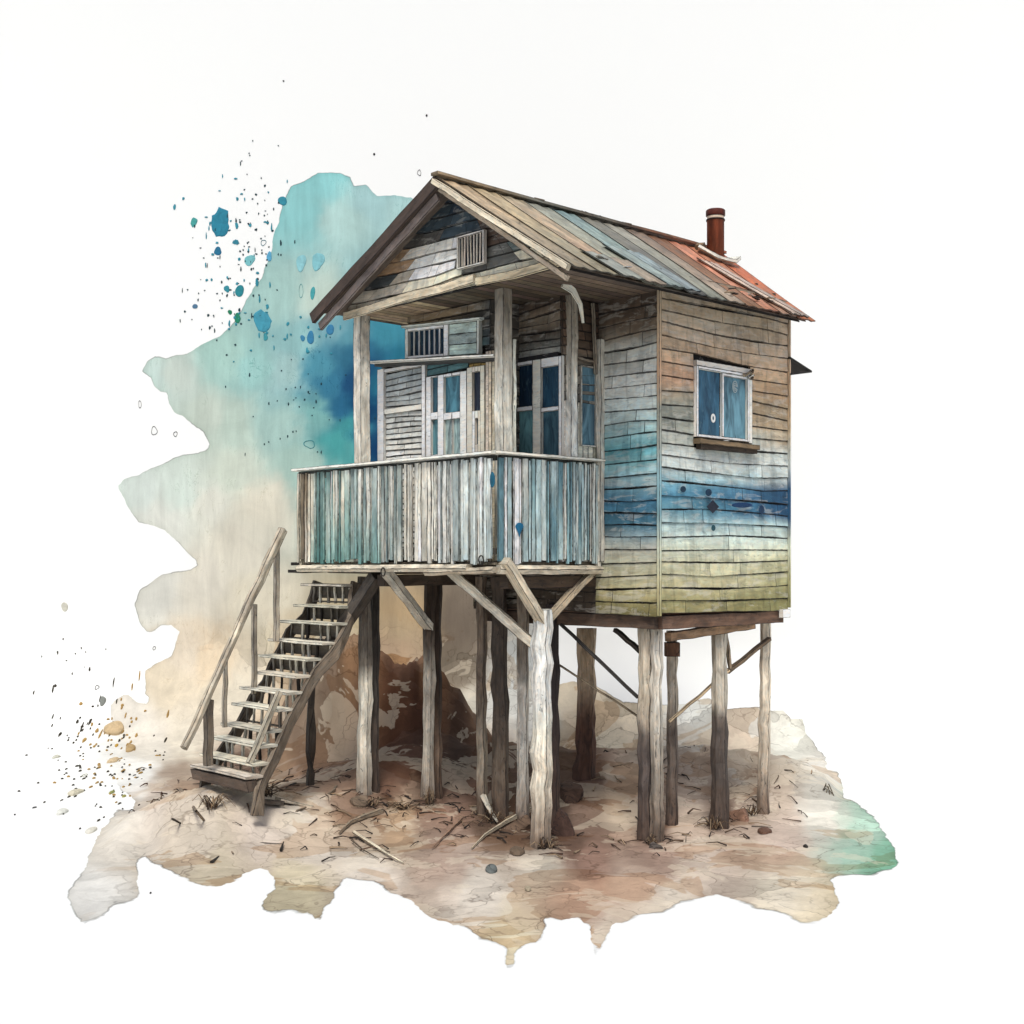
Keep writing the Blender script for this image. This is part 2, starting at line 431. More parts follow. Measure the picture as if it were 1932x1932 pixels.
SIDE = [(-.55, (140, 132, 84)), (-.45, (134, 126, 74)), (-.22, (176, 168, 126)), (0.02, (190, 188, 152)), (.2, (176, 190, 178)),
        (.38, (150, 178, 178)), (.5, (70, 128, 150)), (.62, (62, 122, 150)), (.78, (110, 160, 174)), (.92, (176, 188, 184)), (1.1, (184, 190, 184)), (1.3, (150, 156, 146)),
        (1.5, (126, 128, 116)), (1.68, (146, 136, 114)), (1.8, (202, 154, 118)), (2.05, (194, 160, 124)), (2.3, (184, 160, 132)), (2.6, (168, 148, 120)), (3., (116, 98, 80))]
def col_side(p):
    d = p-O_; a = d.dot(B_)-1.436; zr = p.z-H+nz2(a, p.z)*.06
    c = bands(zr, SIDE)
    if .38 < zr < .86:      # deep blue stain grows to the far end
        c = mixrgb(c, (28, 72, 108), max(0, (a-.75)/1.0)*.95+.05*nz2(a*3, zr*3))
    if 1.3 < zr < 1.95 and a > 1.3: c = mixrgb(c, (176, 146, 108), .75)
    if 1.15 < zr < 1.6 and a < .7: c = mixrgb(c, (124, 128, 118), .6)
    if 2.2 < zr < 2.5 and .4 < a < 1.5: c = mixrgb(c, (186, 178, 162), .35)
    if a > 1.6 and zr < 0: c = mixrgb(c, (108, 108, 58), .35)
    return c
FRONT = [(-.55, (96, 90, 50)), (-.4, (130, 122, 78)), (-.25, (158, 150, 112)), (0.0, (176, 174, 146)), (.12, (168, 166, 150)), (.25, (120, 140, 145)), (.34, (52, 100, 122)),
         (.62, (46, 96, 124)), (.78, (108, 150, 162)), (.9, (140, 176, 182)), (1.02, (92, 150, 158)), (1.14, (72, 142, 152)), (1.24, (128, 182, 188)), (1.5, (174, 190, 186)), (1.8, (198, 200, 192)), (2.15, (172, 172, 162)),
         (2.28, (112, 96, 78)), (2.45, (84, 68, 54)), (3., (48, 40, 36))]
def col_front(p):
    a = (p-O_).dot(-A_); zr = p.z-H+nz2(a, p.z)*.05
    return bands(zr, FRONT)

# ---- right side wall
wx0, wx1 = Tsol(1308, -.8), Tsol(1415, -.8)
wz1 = Zf(690, -.8, wx0); wz0 = Zf(824, -.8, wx0)
T0, T1 = 1.436, 3.6
mb = MB()
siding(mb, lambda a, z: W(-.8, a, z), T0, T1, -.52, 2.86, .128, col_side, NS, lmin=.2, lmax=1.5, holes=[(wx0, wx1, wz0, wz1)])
mb.quadboard([W(-.775, T0, -.5), W(-.775, wx0, -.5), W(-.775, wx0, 2.8), W(-.775, T0, 2.8)], .02, (30, 26, 24), NS)
mb.quadboard([W(-.775, wx1, -.5), W(-.775, T1, -.5), W(-.775, T1, 2.8), W(-.775, wx1, 2.8)], .02, (30, 26, 24), NS)
mb.quadboard([W(-.775, wx0, -.5), W(-.775, wx1, -.5), W(-.775, wx1, wz0), W(-.775, wx0, wz0)], .02, (30, 26, 24), NS)
mb.quadboard([W(-.775, wx0, wz1), W(-.775, wx1, wz1), W(-.775, wx1, 2.8), W(-.775, wx0, 2.8)], .02, (30, 26, 24), NS)
sw = mb.build('side_wall', M_SIDING, house)
# ---- main front wall right of the porch, and the skirt under the deck
mb = MB()
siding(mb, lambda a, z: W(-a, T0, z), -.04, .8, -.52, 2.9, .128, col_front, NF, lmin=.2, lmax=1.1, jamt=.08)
mb.quadboard([W(.04, T0+.025, -.5), W(-.77, T0+.025, -.5), W(-.77, T0+.025, 2.85), W(.04, T0+.025, 2.85)], .02, (30, 26, 24), NF)
siding(mb, lambda a, z: W(-a, T0+.03, z), -1.95, -.05, -.52, -.08, .11, lambda p: (70, 60, 50), NF)
mb.build('front_wall', M_SIDING, house)
# ---- back and left walls
mb = MB()
siding(mb, lambda a, z: W(a, T1, z), -.8, 1.95, -.52, 2.8, .16, lambda p: (118, 104, 84), B_)
def backclip(za, zb):
    s0 = RS-(RZ-zb)/((RZ-EZ)/(RS-ES)); s1 = RS+(RZ-zb)/((RZ-LZ)/(LS-RS)); return (max(s0, -.8), min(s1, 1.95))
siding(mb, lambda a, z: W(a, T1, z), -.8, 1.95, 2.8, 3.55, .15, lambda p: (96, 86, 74), B_, clip=backclip)
mb.build('back_wall', M_SIDING, house)
mb = MB()
siding(mb, lambda a, z: W(1.95, a, z), .52, 3.58, 0.0, 2.95, .16, lambda p: bands(p.z-H, [(-.5, (120, 118, 80)), (0, (140, 150, 140)), (.6, (70, 120, 136)), (1.2, (150, 160, 152)), (3, (110, 98, 80))]), A_)
siding(mb, lambda a, z: W(1.95, a, z), 1.46, 3.58, -.52, -.0, .13, lambda p: (120, 118, 80), A_)
mb.build('left_wall', M_SIDING, house)

# corner trims
mb = MB()
mb.beam([W(-.815, T0-.018, -.53), W(-.815, T0-.018, 2.86)], .035, .035, col_side, up=A_, n=10)
mb.build('corner_trim', M_TRIM, house)
mb = MB()
mb.beam([W(-.81, T1+.02, -.5), W(-.81, T1+.02, 2.74)], .03, .03, col_side, up=A_, n=10)
mb.build('corner_trim', M_TRIM, house)

# ------------------------------------------------------------------ windows
def framed(mb, pt, a0, a1, z0, z1, w, col, nrm, d=.03, th=.045, out=.03):
    n = nrm*out
    def q(x0, x1, y0, y1): mb.quadboard([pt(x0, y0)+n, pt(x1, y0)+n, pt(x1, y1)+n, pt(x0, y1)+n], th, jit(col, 8), nvec=nrm)
    q(a0, a0+w, z0, z1); q(a1-w, a1, z0, z1); q(a0+w+.001, a1-w-.001, z0, z0+w); q(a0+w+.001, a1-w-.001, z1-w, z1)
def sheet(mb, pt, a0, a1, z0, z1, col, nrm, out=0., th=.01):
    n = nrm*out
    mb.quadboard([pt(a0, z0)+n, pt(a1, z0)+n, pt(a1, z1)+n, pt(a0, z1)+n], th, col, nvec=nrm)
WHITE = (236, 235, 228)

# side window
ps = lambda a, z: W(-.8, a, z)
win = MB(); framed(win, ps, wx0, wx1-.07, wz0, wz1, .028, WHITE, NS, out=.045)
sheet(win, ps, wx1-.065, wx1, wz0-.01, wz1-.05, jit((212, 206, 190)), NS, .03, .04)
sheet(win, ps, wx0-.01, wx1-.03, wz1, wz1+.055, jit((214, 210, 198)), NS, .05, .06)
wo = win.build('window', M_TRIM, house); wo['label'] = 'white framed sliding window of two blue panes'
mid = (wx0+wx1-.07)/2-.01
m1 = MB(); sheet(m1, ps, wx0+.03, mid-.004, wz0+.03, wz1-.03, lambda p: (44, 92, 120), NS, .0)
m1.build('pane', M_GLASS, wo)
m1 = MB(); sheet(m1, ps, mid+.03, wx1-.1, wz0+.03, wz1-.06, lambda p: (84, 132, 148), NS, .012)
m1.build('pane', M_GLASS, wo)
m1 = MB(); sheet(m1, ps, mid-.002, mid+.026, wz0+.029, wz1-.029, WHITE, NS, .035, .03)
sheet(m1, ps, mid+.028, wx1-.099, wz1-.058, wz1-.03, WHITE, NS, .033, .028)
m1.build('mullion', M_TRIM, wo)
m1 = MB()
cx, cz = Tsol(1345, -.8), Zf(789, -.8, Tsol(1345, -.8))
ring = [(math.cos(k/16*2*math.pi), math.sin(k/16*2*math.pi)) for k in range(16)]
for k in range(16):
    (x0, y0), (x1, y1) = ring[k], ring[(k+1) % 16]
    P = [ps(cx+x0*.014, cz+y0*.022), ps(cx+x0*.036, cz+y0*.046), ps(cx+x1*.036, cz+y1*.046), ps(cx+x1*.014, cz+y1*.022)]
    m1.quadboard([p+NS*.006 for p in P], .004, (245, 245, 240), nvec=NS, j=1.)
m1.build('round_sticker', plain_mat('white_sticker', lin((240, 240, 235)), .6, .03), wo)
m1 = MB()   # the sketched knot of curtain on the right pane
cx, cz = Tsol(1384, -.8), Zf(730, -.8, Tsol(1384, -.8))
for rr in (.05, .032, .016):
    pth = [ps(cx+math.cos(k/12*6.4)*rr*.8, cz+math.sin(k/12*6.4)*rr*1.2)+NS*.018 for k in range(12)]
    m1.beam(pth, .006, .006, (205, 214, 214), up=NS, sides=4, inked=False)
m1.build('glass_scratch', plain_mat('scratch_white', lin((190, 205, 208)), .6, .05), wo)
m1 = MB()
m1.beam([W(-.86, wx0-.02, wz0-.045), W(-.86, wx1+.03, wz0-.055)], .09, .05, (120, 98, 70), n=8, jt=.006)
m1.beam([W(-.85, wx0+.02, wz0-.1), W(-.85, wx1+.02, wz0-.095)], .06, .05, (62, 50, 40), n=8, jt=.006)
m1.build('sill', M_WOOD, wo)
m1 = MB()   # broken bracket over the window
for k in range(7):
    a = wx1-.1+random.uniform(-.07, .07); z = wz1+random.uniform(-.06, .06)
    m1.beam([W(-.85, a, z), W(-.87-random.uniform(0, .04), a+random.uniform(-.08, .08), z+random.uniform(-.04, .05))], .022, .018, random.choice([(180, 160, 130), (90, 72, 54), (215, 205, 185)]))
m1.build('broken_bracket', M_WOOD, house)

# ------------------------------------------------------------------ enclosed porch walls
TA, TB = .5, .9
sAl, sJ = 2.42, .62
def pA(a, z): return W(-a, TA, z)          # a grows to the right
def pB(a, z): return W(-a, TB, z)
def SA(u): return -Ssol(u, TA)
def SB(u): return -Ssol(u, TB)
def zA(v, u): return Zf(v, Ssol(u, TA), TA)
def zB(v, u): return Zf(v, Ssol(u, TB), TB)
up0 = SA(770); low0 = SA(716)
zl = zA(676, 800)                     # ledge height
def col_upA(p):
    a = -(p-O_).dot(A_); zr = p.z-H
    c = bands(zr+nz2(a, zr)*.04, [(1.6, (50, 64, 70)), (2.0, (66, 78, 82)), (2.2, (60, 98, 98)), (2.35, (96, 88, 74)), (2.5, (150, 132, 104)), (2.7, (104, 88, 70))])
    if a > SA(915): c = mixrgb(c, (58, 66, 72), .7)
    return c
mb = MB()
siding(mb, pA, up0, -sJ, zl+.02, 2.66, .095, col_upA, NF, lmin=.25, lmax=.9, jamt=.16)
sheet(mb, pA, up0+.01, -sJ, zl, 2.64, (26, 26, 28), NF, -.024, .02)
sheet(mb, pA, low0+.01, -sJ, 0., zl, (26, 24, 24), NF, -.024, .02)
mb.build('porch_wall', M_SIDING, house)
# panel of horizontal boards, bottom left
mb = MB()
def col_pan(p):
    zr = p.z-H; a = -(p-O_).dot(A_)
    return mixrgb((214, 210, 198), (150, 160, 162), max(0, (zr-.95)*.9+nz2(a*2, zr*2)*.2))
siding(mb, pA, SA(729), SA(799), 0.02, zA(699, 760), .062, col_pan, NF, lmin=.16, lmax=.6, jamt=.08)
mb.build('board_panel', M_SIDING, house)
mb = MB()
for u0, u1 in ((716, 728), (799.5, 806)):
    sheet(mb, pA, SA(u0), SA(u1), -.0, zA(690, 760), jit((236, 234, 224), 6), NF, .03, .05)
sheet(mb, pA, SA(728.5), SA(799), zA(773, 760)-.03, zA(773, 760)+.03, (216, 212, 200), NF, .028, .04)
sheet(mb, pA, SA(728.5), SA(799), zA(695, 760)-.02, zA(695, 760)+.02, (216, 212, 200), NF, .028, .04)
mb.build('panel_frame', M_TRIM, house)
# ledge across
mb = MB()
mb.beam([W(Ssol(704, TA-.1), TA-.1, Zf(685, Ssol(704, TA-.1), TA-.1)), W(Ssol(945, TA-.1), TA-.1, Zf(672, Ssol(945, TA-.1), TA-.1))], .2, .022, (224, 222, 212), n=8, jt=.004)
mb.beam([W(Ssol(712, TA-.07), TA-.06, Zf(690, Ssol(712, TA-.06), TA-.06)), W(Ssol(945, TA-.06), TA-.06, Zf(678, Ssol(945, TA-.06), TA-.06))], .1, .03, (60, 62, 62), n=8, jt=.004)
mb.build('ledge', M_TRIM, house)
# barred window above ledge
def vent(name, pt, a0, a1, z0, z1, nb, nrm, fw, frame, bar, dark, mat=M_TRIM, jb=0., out=.03):
    mb = MB(); framed(mb, pt, a0, a1, z0, z1, fw, frame, nrm, out=out, th=.04)
    o = mb.build(name, mat, house)
    m = MB(); sheet(m, pt, a0+fw, a1-fw, z0+fw, z1-fw, dark, nrm, out-.03, .006); m.build('pane', M_GLASS, o)
    for k in range(nb):
        x = a0+fw+(a1-a0-2*fw)*(k+1)/(nb+1)
        m = MB(); w_ = .008*random.uniform(.8, 1+jb*.5)
        m.beam([pt(x+random.uniform(-jb, jb)*.006, z0+fw)+nrm*(out-.015), pt(x+random.uniform(-jb, jb)*.01, z1-fw)+nrm*(out-.015)], w_*1.4, .012, jit(bar, 10), up=nrm, inked=False)
        m.build('bar', mat, o)
    return o
def pT(x, y):      # the crooked upper box: x, y in 0..1
    u = 772+x*(912-772); top = 622+(606-622)*x; bot = 678+(668-678)*x
    v = bot+(top-bot)*y; s_ = Ssol(u, TA); return W(s_, TA, Zf(v, s_, TA))
def qT(mb, x0, x1, y0, y1, col, out, th): mb.quadboard([pT(x0, y0)+NF*out, pT(x1, y0)+NF*out, pT(x1, y1)+NF*out, pT(x0, y1)+NF*out], th, col, nvec=NF)
mb = MB()
for x0, x1, y0, y1 in ((0, .04, 0, 1), (.52, .58, 0, 1), (.04, .52, 0, .08), (.04, .52, .9, 1)): qT(mb, x0+.001, x1-.001, y0, y1, jit((212, 218, 212), 6), .06, .045)
bo = mb.build('barred_window', M_TRIM, house)
m = MB(); qT(m, .03, .53, .06, .92, (26, 52, 72), .022, .006); m.build('pane', M_GLASS, bo)
for k in range(6):
    x = .04+.48*(k+1)/7; m = MB(); m.beam([pT(x, .07)+NF*.04, pT(x, .92)+NF*.04], .013, .012, (222, 226, 220), up=NF, inked=False); m.build('bar', M_TRIM, bo)
mb = MB()
for k in range(3): qT(mb, .585, .97, k/3+.004, (k+1)/3-.004, jit((156, 176, 168), 14), .045+.006*(k % 2), .03)
mb.build('peeling_panel', M_LOG, house)
mb = MB(); mb.beam([pT(-.01, 1.06)+NF*.07, pT(1.05, 1.04)+NF*.07], .06, .025, (196, 204, 196), n=6, jt=.004); mb.build('window_trim', M_TRIM, house)
mb = MB(); qT(mb, .97, 1.0, -.02, 1.03, (196, 200, 190), .065, .05); mb.build('window_trim', M_TRIM, house)
# four-pane door of the porch
def paneset(name, pt, nrm, outer, cells, label=None, post=(228, 224, 212)):
    """outer a0,a1,z0,z1 ; cells: glass rectangles with colour; the frame is built from the strips between"""
    a0, a1, z0, z1 = outer
    xs = sorted({a0, a1, *[c[0] for c in cells], *[c[1] for c in cells]}); zs = sorted({z0, z1, *[c[2] for c in cells], *[c[3] for c in cells]})
    mb = MB()
    def inside(x, z): return any(c[0] <= x <= c[1] and c[2] <= z <= c[3] for c in cells)
    for i in range(len(xs)-1):          # vertical strips, merged upward
        run = None
        for k in range(len(zs)-1):
            xm, zm = (xs[i]+xs[i+1])/2, (zs[k]+zs[k+1])/2
            if inside(xm, zm):
                if run is not None: sheet(mb, pt, xs[i], xs[i+1], run, zs[k], jit(post, 9), nrm, .03, .04); run = None
            elif run is None: run = zs[k]
        if run is not None: sheet(mb, pt, xs[i], xs[i+1], run, z1, jit(post, 9), nrm, .03, .04)
    o = mb.build(name, M_TRIM, house)
    if label: o['label'] = label
    for c in cells:
        m = MB(); sheet(m, pt, c[0], c[1], c[2], c[3], c[4], nrm, 0., .006); m.build('pane', M_GLASS, o)
    return o
def cellA(u0, u1, v0, v1, c): return (SA(u0), SA(u1), zA(v1, (u0+u1)/2), zA(v0, (u0+u1)/2), c)
paneset('door', pA, NF, (SA(808), SA(884), 0.0, zA(706, 845)), [
    cellA(817, 830, 712, 778, (50, 92, 108)), cellA(841, 872, 710, 778, (62, 124, 142)),
    cellA(817, 830, 792, 858, (84, 142, 150)), cellA(841, 856, 792, 860, (170, 196, 190)), cellA(857, 872, 790, 860, (158, 190, 186))], 'glazed double door with pale frame')
paneset('narrow_window', pA, NF, (SA(885), SA(918), 0.0, zA(692, 900)), [
    cellA(895, 910, 702, 775, (34, 36, 50)), cellA(900, 906, 790, 838, (90, 100, 104))], 'narrow dark window', (206, 198, 180))
mb = MB()
siding(mb, pA, SA(806.5), SA(885), zA(706, 845)+.01, zl-.06, .06, lambda p: (74, 116, 122), NF, lmin=.3, lmax=.8)
siding(mb, pA, SA(885.5), SA(930), zl-.22, zl-.06, .05, lambda p: (150, 122, 66), NF, lmin=.05, lmax=.12, jamt=.3)
mb.build('valance_boards', M_WOOD, house)
mb = MB()
for k in range(4):
    a = SA(919+k*6); sheet(mb, pA, a, SA(919+k*6+5.6), 0., zl-.05, jit((206, 188, 166), 12), NF, .02+.004*(k % 2), .03)
mb.build('vertical_boards', M_WOOD, house)
# jog wall between A and B planes
mb = MB()
siding(mb, lambda a, z: W(sJ, a, z), TA, TB, 0, 2.64, .13, lambda p: (70, 66, 60), NS)
mb.build('jog_wall', M_SIDING, house)
# wall B
zw1 = zB(679, 1015); 
mb = MB()
def col_B(p):
    zr = p.z-H; a = -(p-O_).dot(A_)
    c = bands(zr+nz2(a, zr)*.05, [(1.7, (100, 104, 104)), (1.9, (142, 144, 140)), (2.15, (128, 128, 120)), (2.3, (84, 72, 60)), (2.45, (160, 144, 122)), (2.52, (96, 80, 66)), (2.7, (74, 62, 52))])
    return c
siding(mb, pB, -sJ, -.02, zw1+.05, 2.66, .085, col_B, NF, lmin=.25, lmax=.7, jamt=.14, wv=1.6)
sheet(mb, pB, -sJ, -.02, 0, 2.64, (26, 24, 24), NF, -.024, .02)
sheet(mb, pB, SB(958), SB(1055), zw1-.01, zw1+.045, (36, 36, 38), NF, .02, .03)
mb.build('bay_wall', M_SIDING, house)
def cellB(u0, u1, v0, v1, c): return (SB(u0), SB(u1), zB(v1, (u0+u1)/2), zB(v0, (u0+u1)/2), c)
paneset('bay_window', pB, NF, (SB(958), SB(1063), 0.0, zw1), [
    cellB(972, 1008, 690, 768, (24, 48, 72)), cellB(1024, 1058, 692, 768, (30, 68, 92)),
    cellB(972, 1009, 776, 872, (88, 142, 150)), cellB(1025, 1058, 776, 872, (60, 102, 118))], 'large four-pane bay window')
# bay side wall (facing right)
pC = lambda a, z: W(-.0, a, z)
TC0, TC1 = TB, T0-.01
mb = MB()
siding(mb, pC, TC0, TC1, 1.62, 2.66, .085, lambda p: bands(p.z-H, [(1.6, (110, 106, 98)), (2.0, (120, 112, 98)), (2.2, (90, 70, 54)), (2.7, (70, 54, 44))]), NS, lmin=.15, lmax=.4, jamt=.18)
x = TC0
while x < TC1-.01:
    y = min(TC1, x+.075); sheet(mb, pC, x+.002, y-.002, 0, 1.61, jit((204, 200, 184), 12), NS, .0, .03); x = y
mb.build('bay_side_wall', M_WOOD, house)
ca0, ca1 = Tsol(1094, 0.), Tsol(1121, 0.)
cz1 = Zf(690, 0, 1.2); cz0 = Zf(842, 0, 1.2)
mb = MB(); framed(mb, pC, ca0-.01, ca1+.01, cz0, cz1, .014, (200, 196, 184), NS, out=.03)
o = mb.build('slim_window', M_TRIM, house)
m = MB(); sheet(m, pC, ca0+.005, ca1-.005, cz0+.015, cz1-.015, (86, 128, 146), NS, .012, .006); m.build('pane', M_GLASS, o)
# extra upright boards between posts
mb = MB()
mb.beam([W(.03, Tsol(1128, .03), 1.0), W(.03, Tsol(1128, .03), 2.0)], .03, .03, (222, 218, 204), up=A_, n=8, jt=.008)
mb.beam([W(-.05, Tsol(1124, -.05), 1.9), W(-.05, Tsol(1118, -.05), 2.62)], .03, .03, (150, 138, 120), up=A_, n=5, jt=.006)
mb.beam([W(-.02, 1.05, 2.05), W(-.02, 1.38, 2.02)], .03, .03, (140, 126, 108), n=5, jt=.006)
mb.build('loose_board', M_WOOD, house)
# hanging curved flap under the eave
mb = MB()
mb.beam([W(-.35, .55, 2.66), W(-.38, .66, 2.6), W(-.4, .74, 2.48), W(-.4, .78, 2.3)], .09, .02, (206, 200, 184), up=A_, taper=.35)
mb.build('hanging_flap', M_TRIM, house)

# ------------------------------------------------------------------ gable
TG = 0.0
def gclip(za, zb, pad=.03):
    s0 = RS-(RZ-zb-pad)/((RZ-EZ)/(RS-ES)); s1 = RS+(RZ-zb-pad)/((RZ-LZ)/(LS-RS)); return s0, s1
GB = 2.655
def col_gable(p):
    u, v = UV_(p)
    z = (p.z-H-GB); s = (p-O_).dot(A_)
    c = (84, 82, 78)
    if v < 440: c = (58, 74, 84)
    if v < 395: c = (40, 58, 76)
    if 690 < u < 872 and z < .58 and v > 452: c = (224, 218, 206) if u > 772 else (176, 140, 104)
    if u < 772 and z < .26: c = (178, 166, 146)
    if u < 735 and z > .2: c = (66, 72, 74)
    if u > 925: c = (92, 74, 62) if v < 462 else (96, 96, 90)
    if u > 985 and v > 440: c = (84, 98, 96)
    if z < .17: c = (208, 196, 170) if u > 780 else (190, 180, 162)
    return c
mb = MB()
zc = GB; ch = .108; i = 0
while zc < RZ-.12:
    zt = min(zc+ch, RZ-.1)
    b0, b1 = gclip(zc, zc); t0_, t1_ = gclip(zt, zt)
    b0 = max(b0, -.98); b1 = min(b1, 2.33); t0_ = max(t0_, -.98); t1_ = min(t1_, 2.33)
    cuts = [0]
    while cuts[-1] < 1: cuts.append(min(1, cuts[-1]+random.uniform(.03, .16)/max(.15, (1-(zc-GB)/1.2))))
    out = random.uniform(0, .012)
    for f0, f1 in zip(cuts, cuts[1:]):
        if f1-f0 < .01: continue
        # right to left: s from b0 (right) to b1 (left); quad bottom runs left->right
        sl0, sr0 = b0+(b1-b0)*f1, b0+(b1-b0)*f0
        sl1, sr1 = t0_+(t1_-t0_)*f1, t0_+(t1_-t0_)*f0
        w_ = lambda s_, z_: z_+wave(s_, z_)*1.3*(1 if z_ > GB+.01 else .3)
        P = [W(sl0-.002, TG, w_(sl0, zc)), W(sr0+.002, TG, w_(sr0, zc)), W(sr1+.002, TG, w_(sr1, zt-.006)), W(sl1-.002, TG, w_(sl1, zt-.006))]
        ctr = (P[0]+P[1]+P[2]+P[3])/4; cc = col_gable(ctr)
        P = [P[0]+NF*(out+.014), P[1]+NF*(out+.014), P[2]+NF*out, P[3]+NF*out]
        mb.quadboard(P, .025, cc, nvec=NF, jamt=.07)
    zc += ch
b0, b1 = gclip(GB, GB)
Pb = [W(2.3, .03, GB), W(-.95, .03, GB), W(RS, .03, RZ-.06), W(RS+.01, .03, RZ-.06)]
mb.quadboard(Pb, .02, (24, 26, 30), nvec=NF)
mb.build('gable_wall', M_SIDING, house)
# gable lower trims: warped light fascia
mb = MB()
mb.beam([W(2.36, -.045, GB-.01), W(1.9, -.05, GB-.0), W(1.3, -.05, GB+.04), W(.7, -.05, GB+.03), W(.25, -.045, GB+.06)], .03, .085, (206, 190, 160), n=1, jt=.008)
mb.beam([W(.22, -.05, GB+.02), W(-.3, -.05, GB-.0), W(-.9, -.05, GB+.02)], .03, .075, (186, 170, 138), jt=.008)
mb.build('fascia', M_WOOD, house)
# gable vent with crooked bars
pG = lambda a, z: W(-a, TG, z)
ga0, ga1 = -Ssol(874, 0), -Ssol(925, 0)
gz0, gz1 = Zf(503, .2, 0), Zf(440, .2, 0)
vent('gable_vent', pG, ga0, ga1, gz0, gz1, 7, NF, .018, (214, 208, 196), (196, 184, 166), (30, 28, 28), jb=1.2, out=.085)
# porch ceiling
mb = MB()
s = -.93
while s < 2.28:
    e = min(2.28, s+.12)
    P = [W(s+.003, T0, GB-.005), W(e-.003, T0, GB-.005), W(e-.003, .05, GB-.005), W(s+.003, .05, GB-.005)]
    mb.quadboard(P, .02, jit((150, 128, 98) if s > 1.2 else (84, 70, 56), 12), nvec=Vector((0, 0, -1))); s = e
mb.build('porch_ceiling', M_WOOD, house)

# ------------------------------------------------------------------ roof
TF, TBK = -.3, 3.42
def endT(d): return TBK+(4.2-TBK)*(1-d)      # d: 0 ridge .. 1 eave
RC = [(-.3, (190, 166, 126)), (.35, (178, 154, 116)), (.6, (160, 148, 120)), (.85, (138, 138, 122)), (1.1, (128, 140, 134)), (1.35, (100, 130, 134)), (1.55, (112, 104, 88)), (1.8, (92, 104, 104)), (2.0, (158, 156, 140)), (2.25, (132, 100, 74)), (2.5, (74, 86, 92)), (2.7, (134, 84, 56)), (2.95, (190, 112, 78)), (3.2, (204, 146, 118)), (3.5, (196, 98, 58)), (4.2, (184, 84, 50))]
def roof_slope(mb, s0, z0, s1, z1, side, n, pal, lift=0., t_from=None, t_to=None, d0=0., d1=1., endf=endT, wvs=2):
    d = Vector(A_*(s1-s0))+Vector((0, 0, z1-z0)); nrm = d.cross(B_).normalized()
    if nrm.z < 0: nrm = -nrm
    tf = TF if t_from is None else t_from
    for k in range(n):
        f0, f1 = k/n, (k+1)/n
        cb = jit(pal((f0+f1)/2), 7); lf = random.uniform(.0, .012)+lift
        dd1 = d1+random.uniform(-.012, .018)
        rows = []
        for i in range(9):
            dd = d0+(dd1-d0)*i/8
            te = endf(dd) if t_to is None else t_to
            row = []
            for q in range(9):
                f = f0+(f1-f0)*q/8*1.03
                tt = tf+(te-tf)*f
                sag = -.012*math.sin(tt*2.1+1)*math.sin(dd*3)
                p = W(s0+(s1-s0)*dd, tt, z0+(z1-z0)*dd)+nrm*(lf*.6+.0055*math.cos(q/8*2*math.pi*wvs)+.005*(q == 0)+sag)
                if i == 8: p = p+d.normalized()*random.uniform(-.008, .008)
                row.append(p)
            rows.append(row)
        c2 = jit(mixrgb(cb, random.choice([(96, 104, 100), (150, 104, 72), (176, 166, 144), (84, 82, 76)]), .5), 10)
        def cf(p, cb=cb, c2=c2):
            dd = (z0+H-p.z)/(z0-z1); return mixrgb(cb, c2, dd+nz2(p.x*2, p.z*3)*.3)
        mb.grid(rows, cf, th=.012, nrm=nrm)
def palR(f):
    t = TF+(3.9-TF)*f
    return bands(t, RC)
mb = MB()
roof_slope(mb, RS, RZ, ES, EZ, 1, 12, palR)
roof_slope(mb, RS, RZ, LS, LZ, -1, 14, lambda f: (120, 104, 88), endf=lambda d: 3.9)
roof = mb.build('roof', M_ROOF, house)
def patch(t0, t1, d0, d1, c, n=2, lift=.03):
    mb = MB(); roof_slope(mb, RS, RZ, ES, EZ, 1, n, lambda f: c, lift=lift, t_from=t0, t_to=t1, d0=d0, d1=d1); mb.build('roof_patch', M_ROOF, roof)
patch(.3, .95, .74, 1.01, (176, 182, 166)); patch(.97, 1.5, .55, 1.0, (136, 158, 158), 2, .028)
patch(3.0, 3.35, .3, .99, (206, 176, 158), 2, .03)

# ridge cap
mb = MB()
mb.beam([W(RS, TF-.02, RZ+.03)]+[W(RS, TF+(4.2-TF)*k/10, RZ+.03+random.uniform(-.012, .012)) for k in range(1, 11)], .10, .03, lambda p: mixrgb(bands((p-O_).dot(B_), RC), (110, 90, 72), .4), jt=.006)
mb.build('ridge_cap', M_ROOF, roof)
for k in range(9):
    t = random.uniform(.9, 3.4); a = W(RS-.02, t, RZ+.04); mb = MB()
    mb.beam([a, a+Vector((random.uniform(-.02, .02), random.uniform(-.02, .02), random.uniform(-.015, .005)))+B_*.12], .06, .012, random.choice([(70, 58, 48), (160, 140, 110), (120, 96, 70), (196, 186, 166)])); mb.build('torn_scrap', M_ROOF, roof)
for k in range(9):
    d = random.uniform(.8, .97); t = random.uniform(.2, 3.2); s_ = RS+(ES-RS)*d; z_ = RZ+(EZ-RZ)*d+.04
    a = W(s_, t, z_); mb = MB(); mb.beam([a, a+B_*random.uniform(.05, .14)+Vector((0, 0, random.uniform(-.02, .02)))], .035, .01, random.choice([(60, 50, 42), (176, 150, 116), (210, 204, 190)])); mb.build('torn_scrap', M_ROOF, roof)
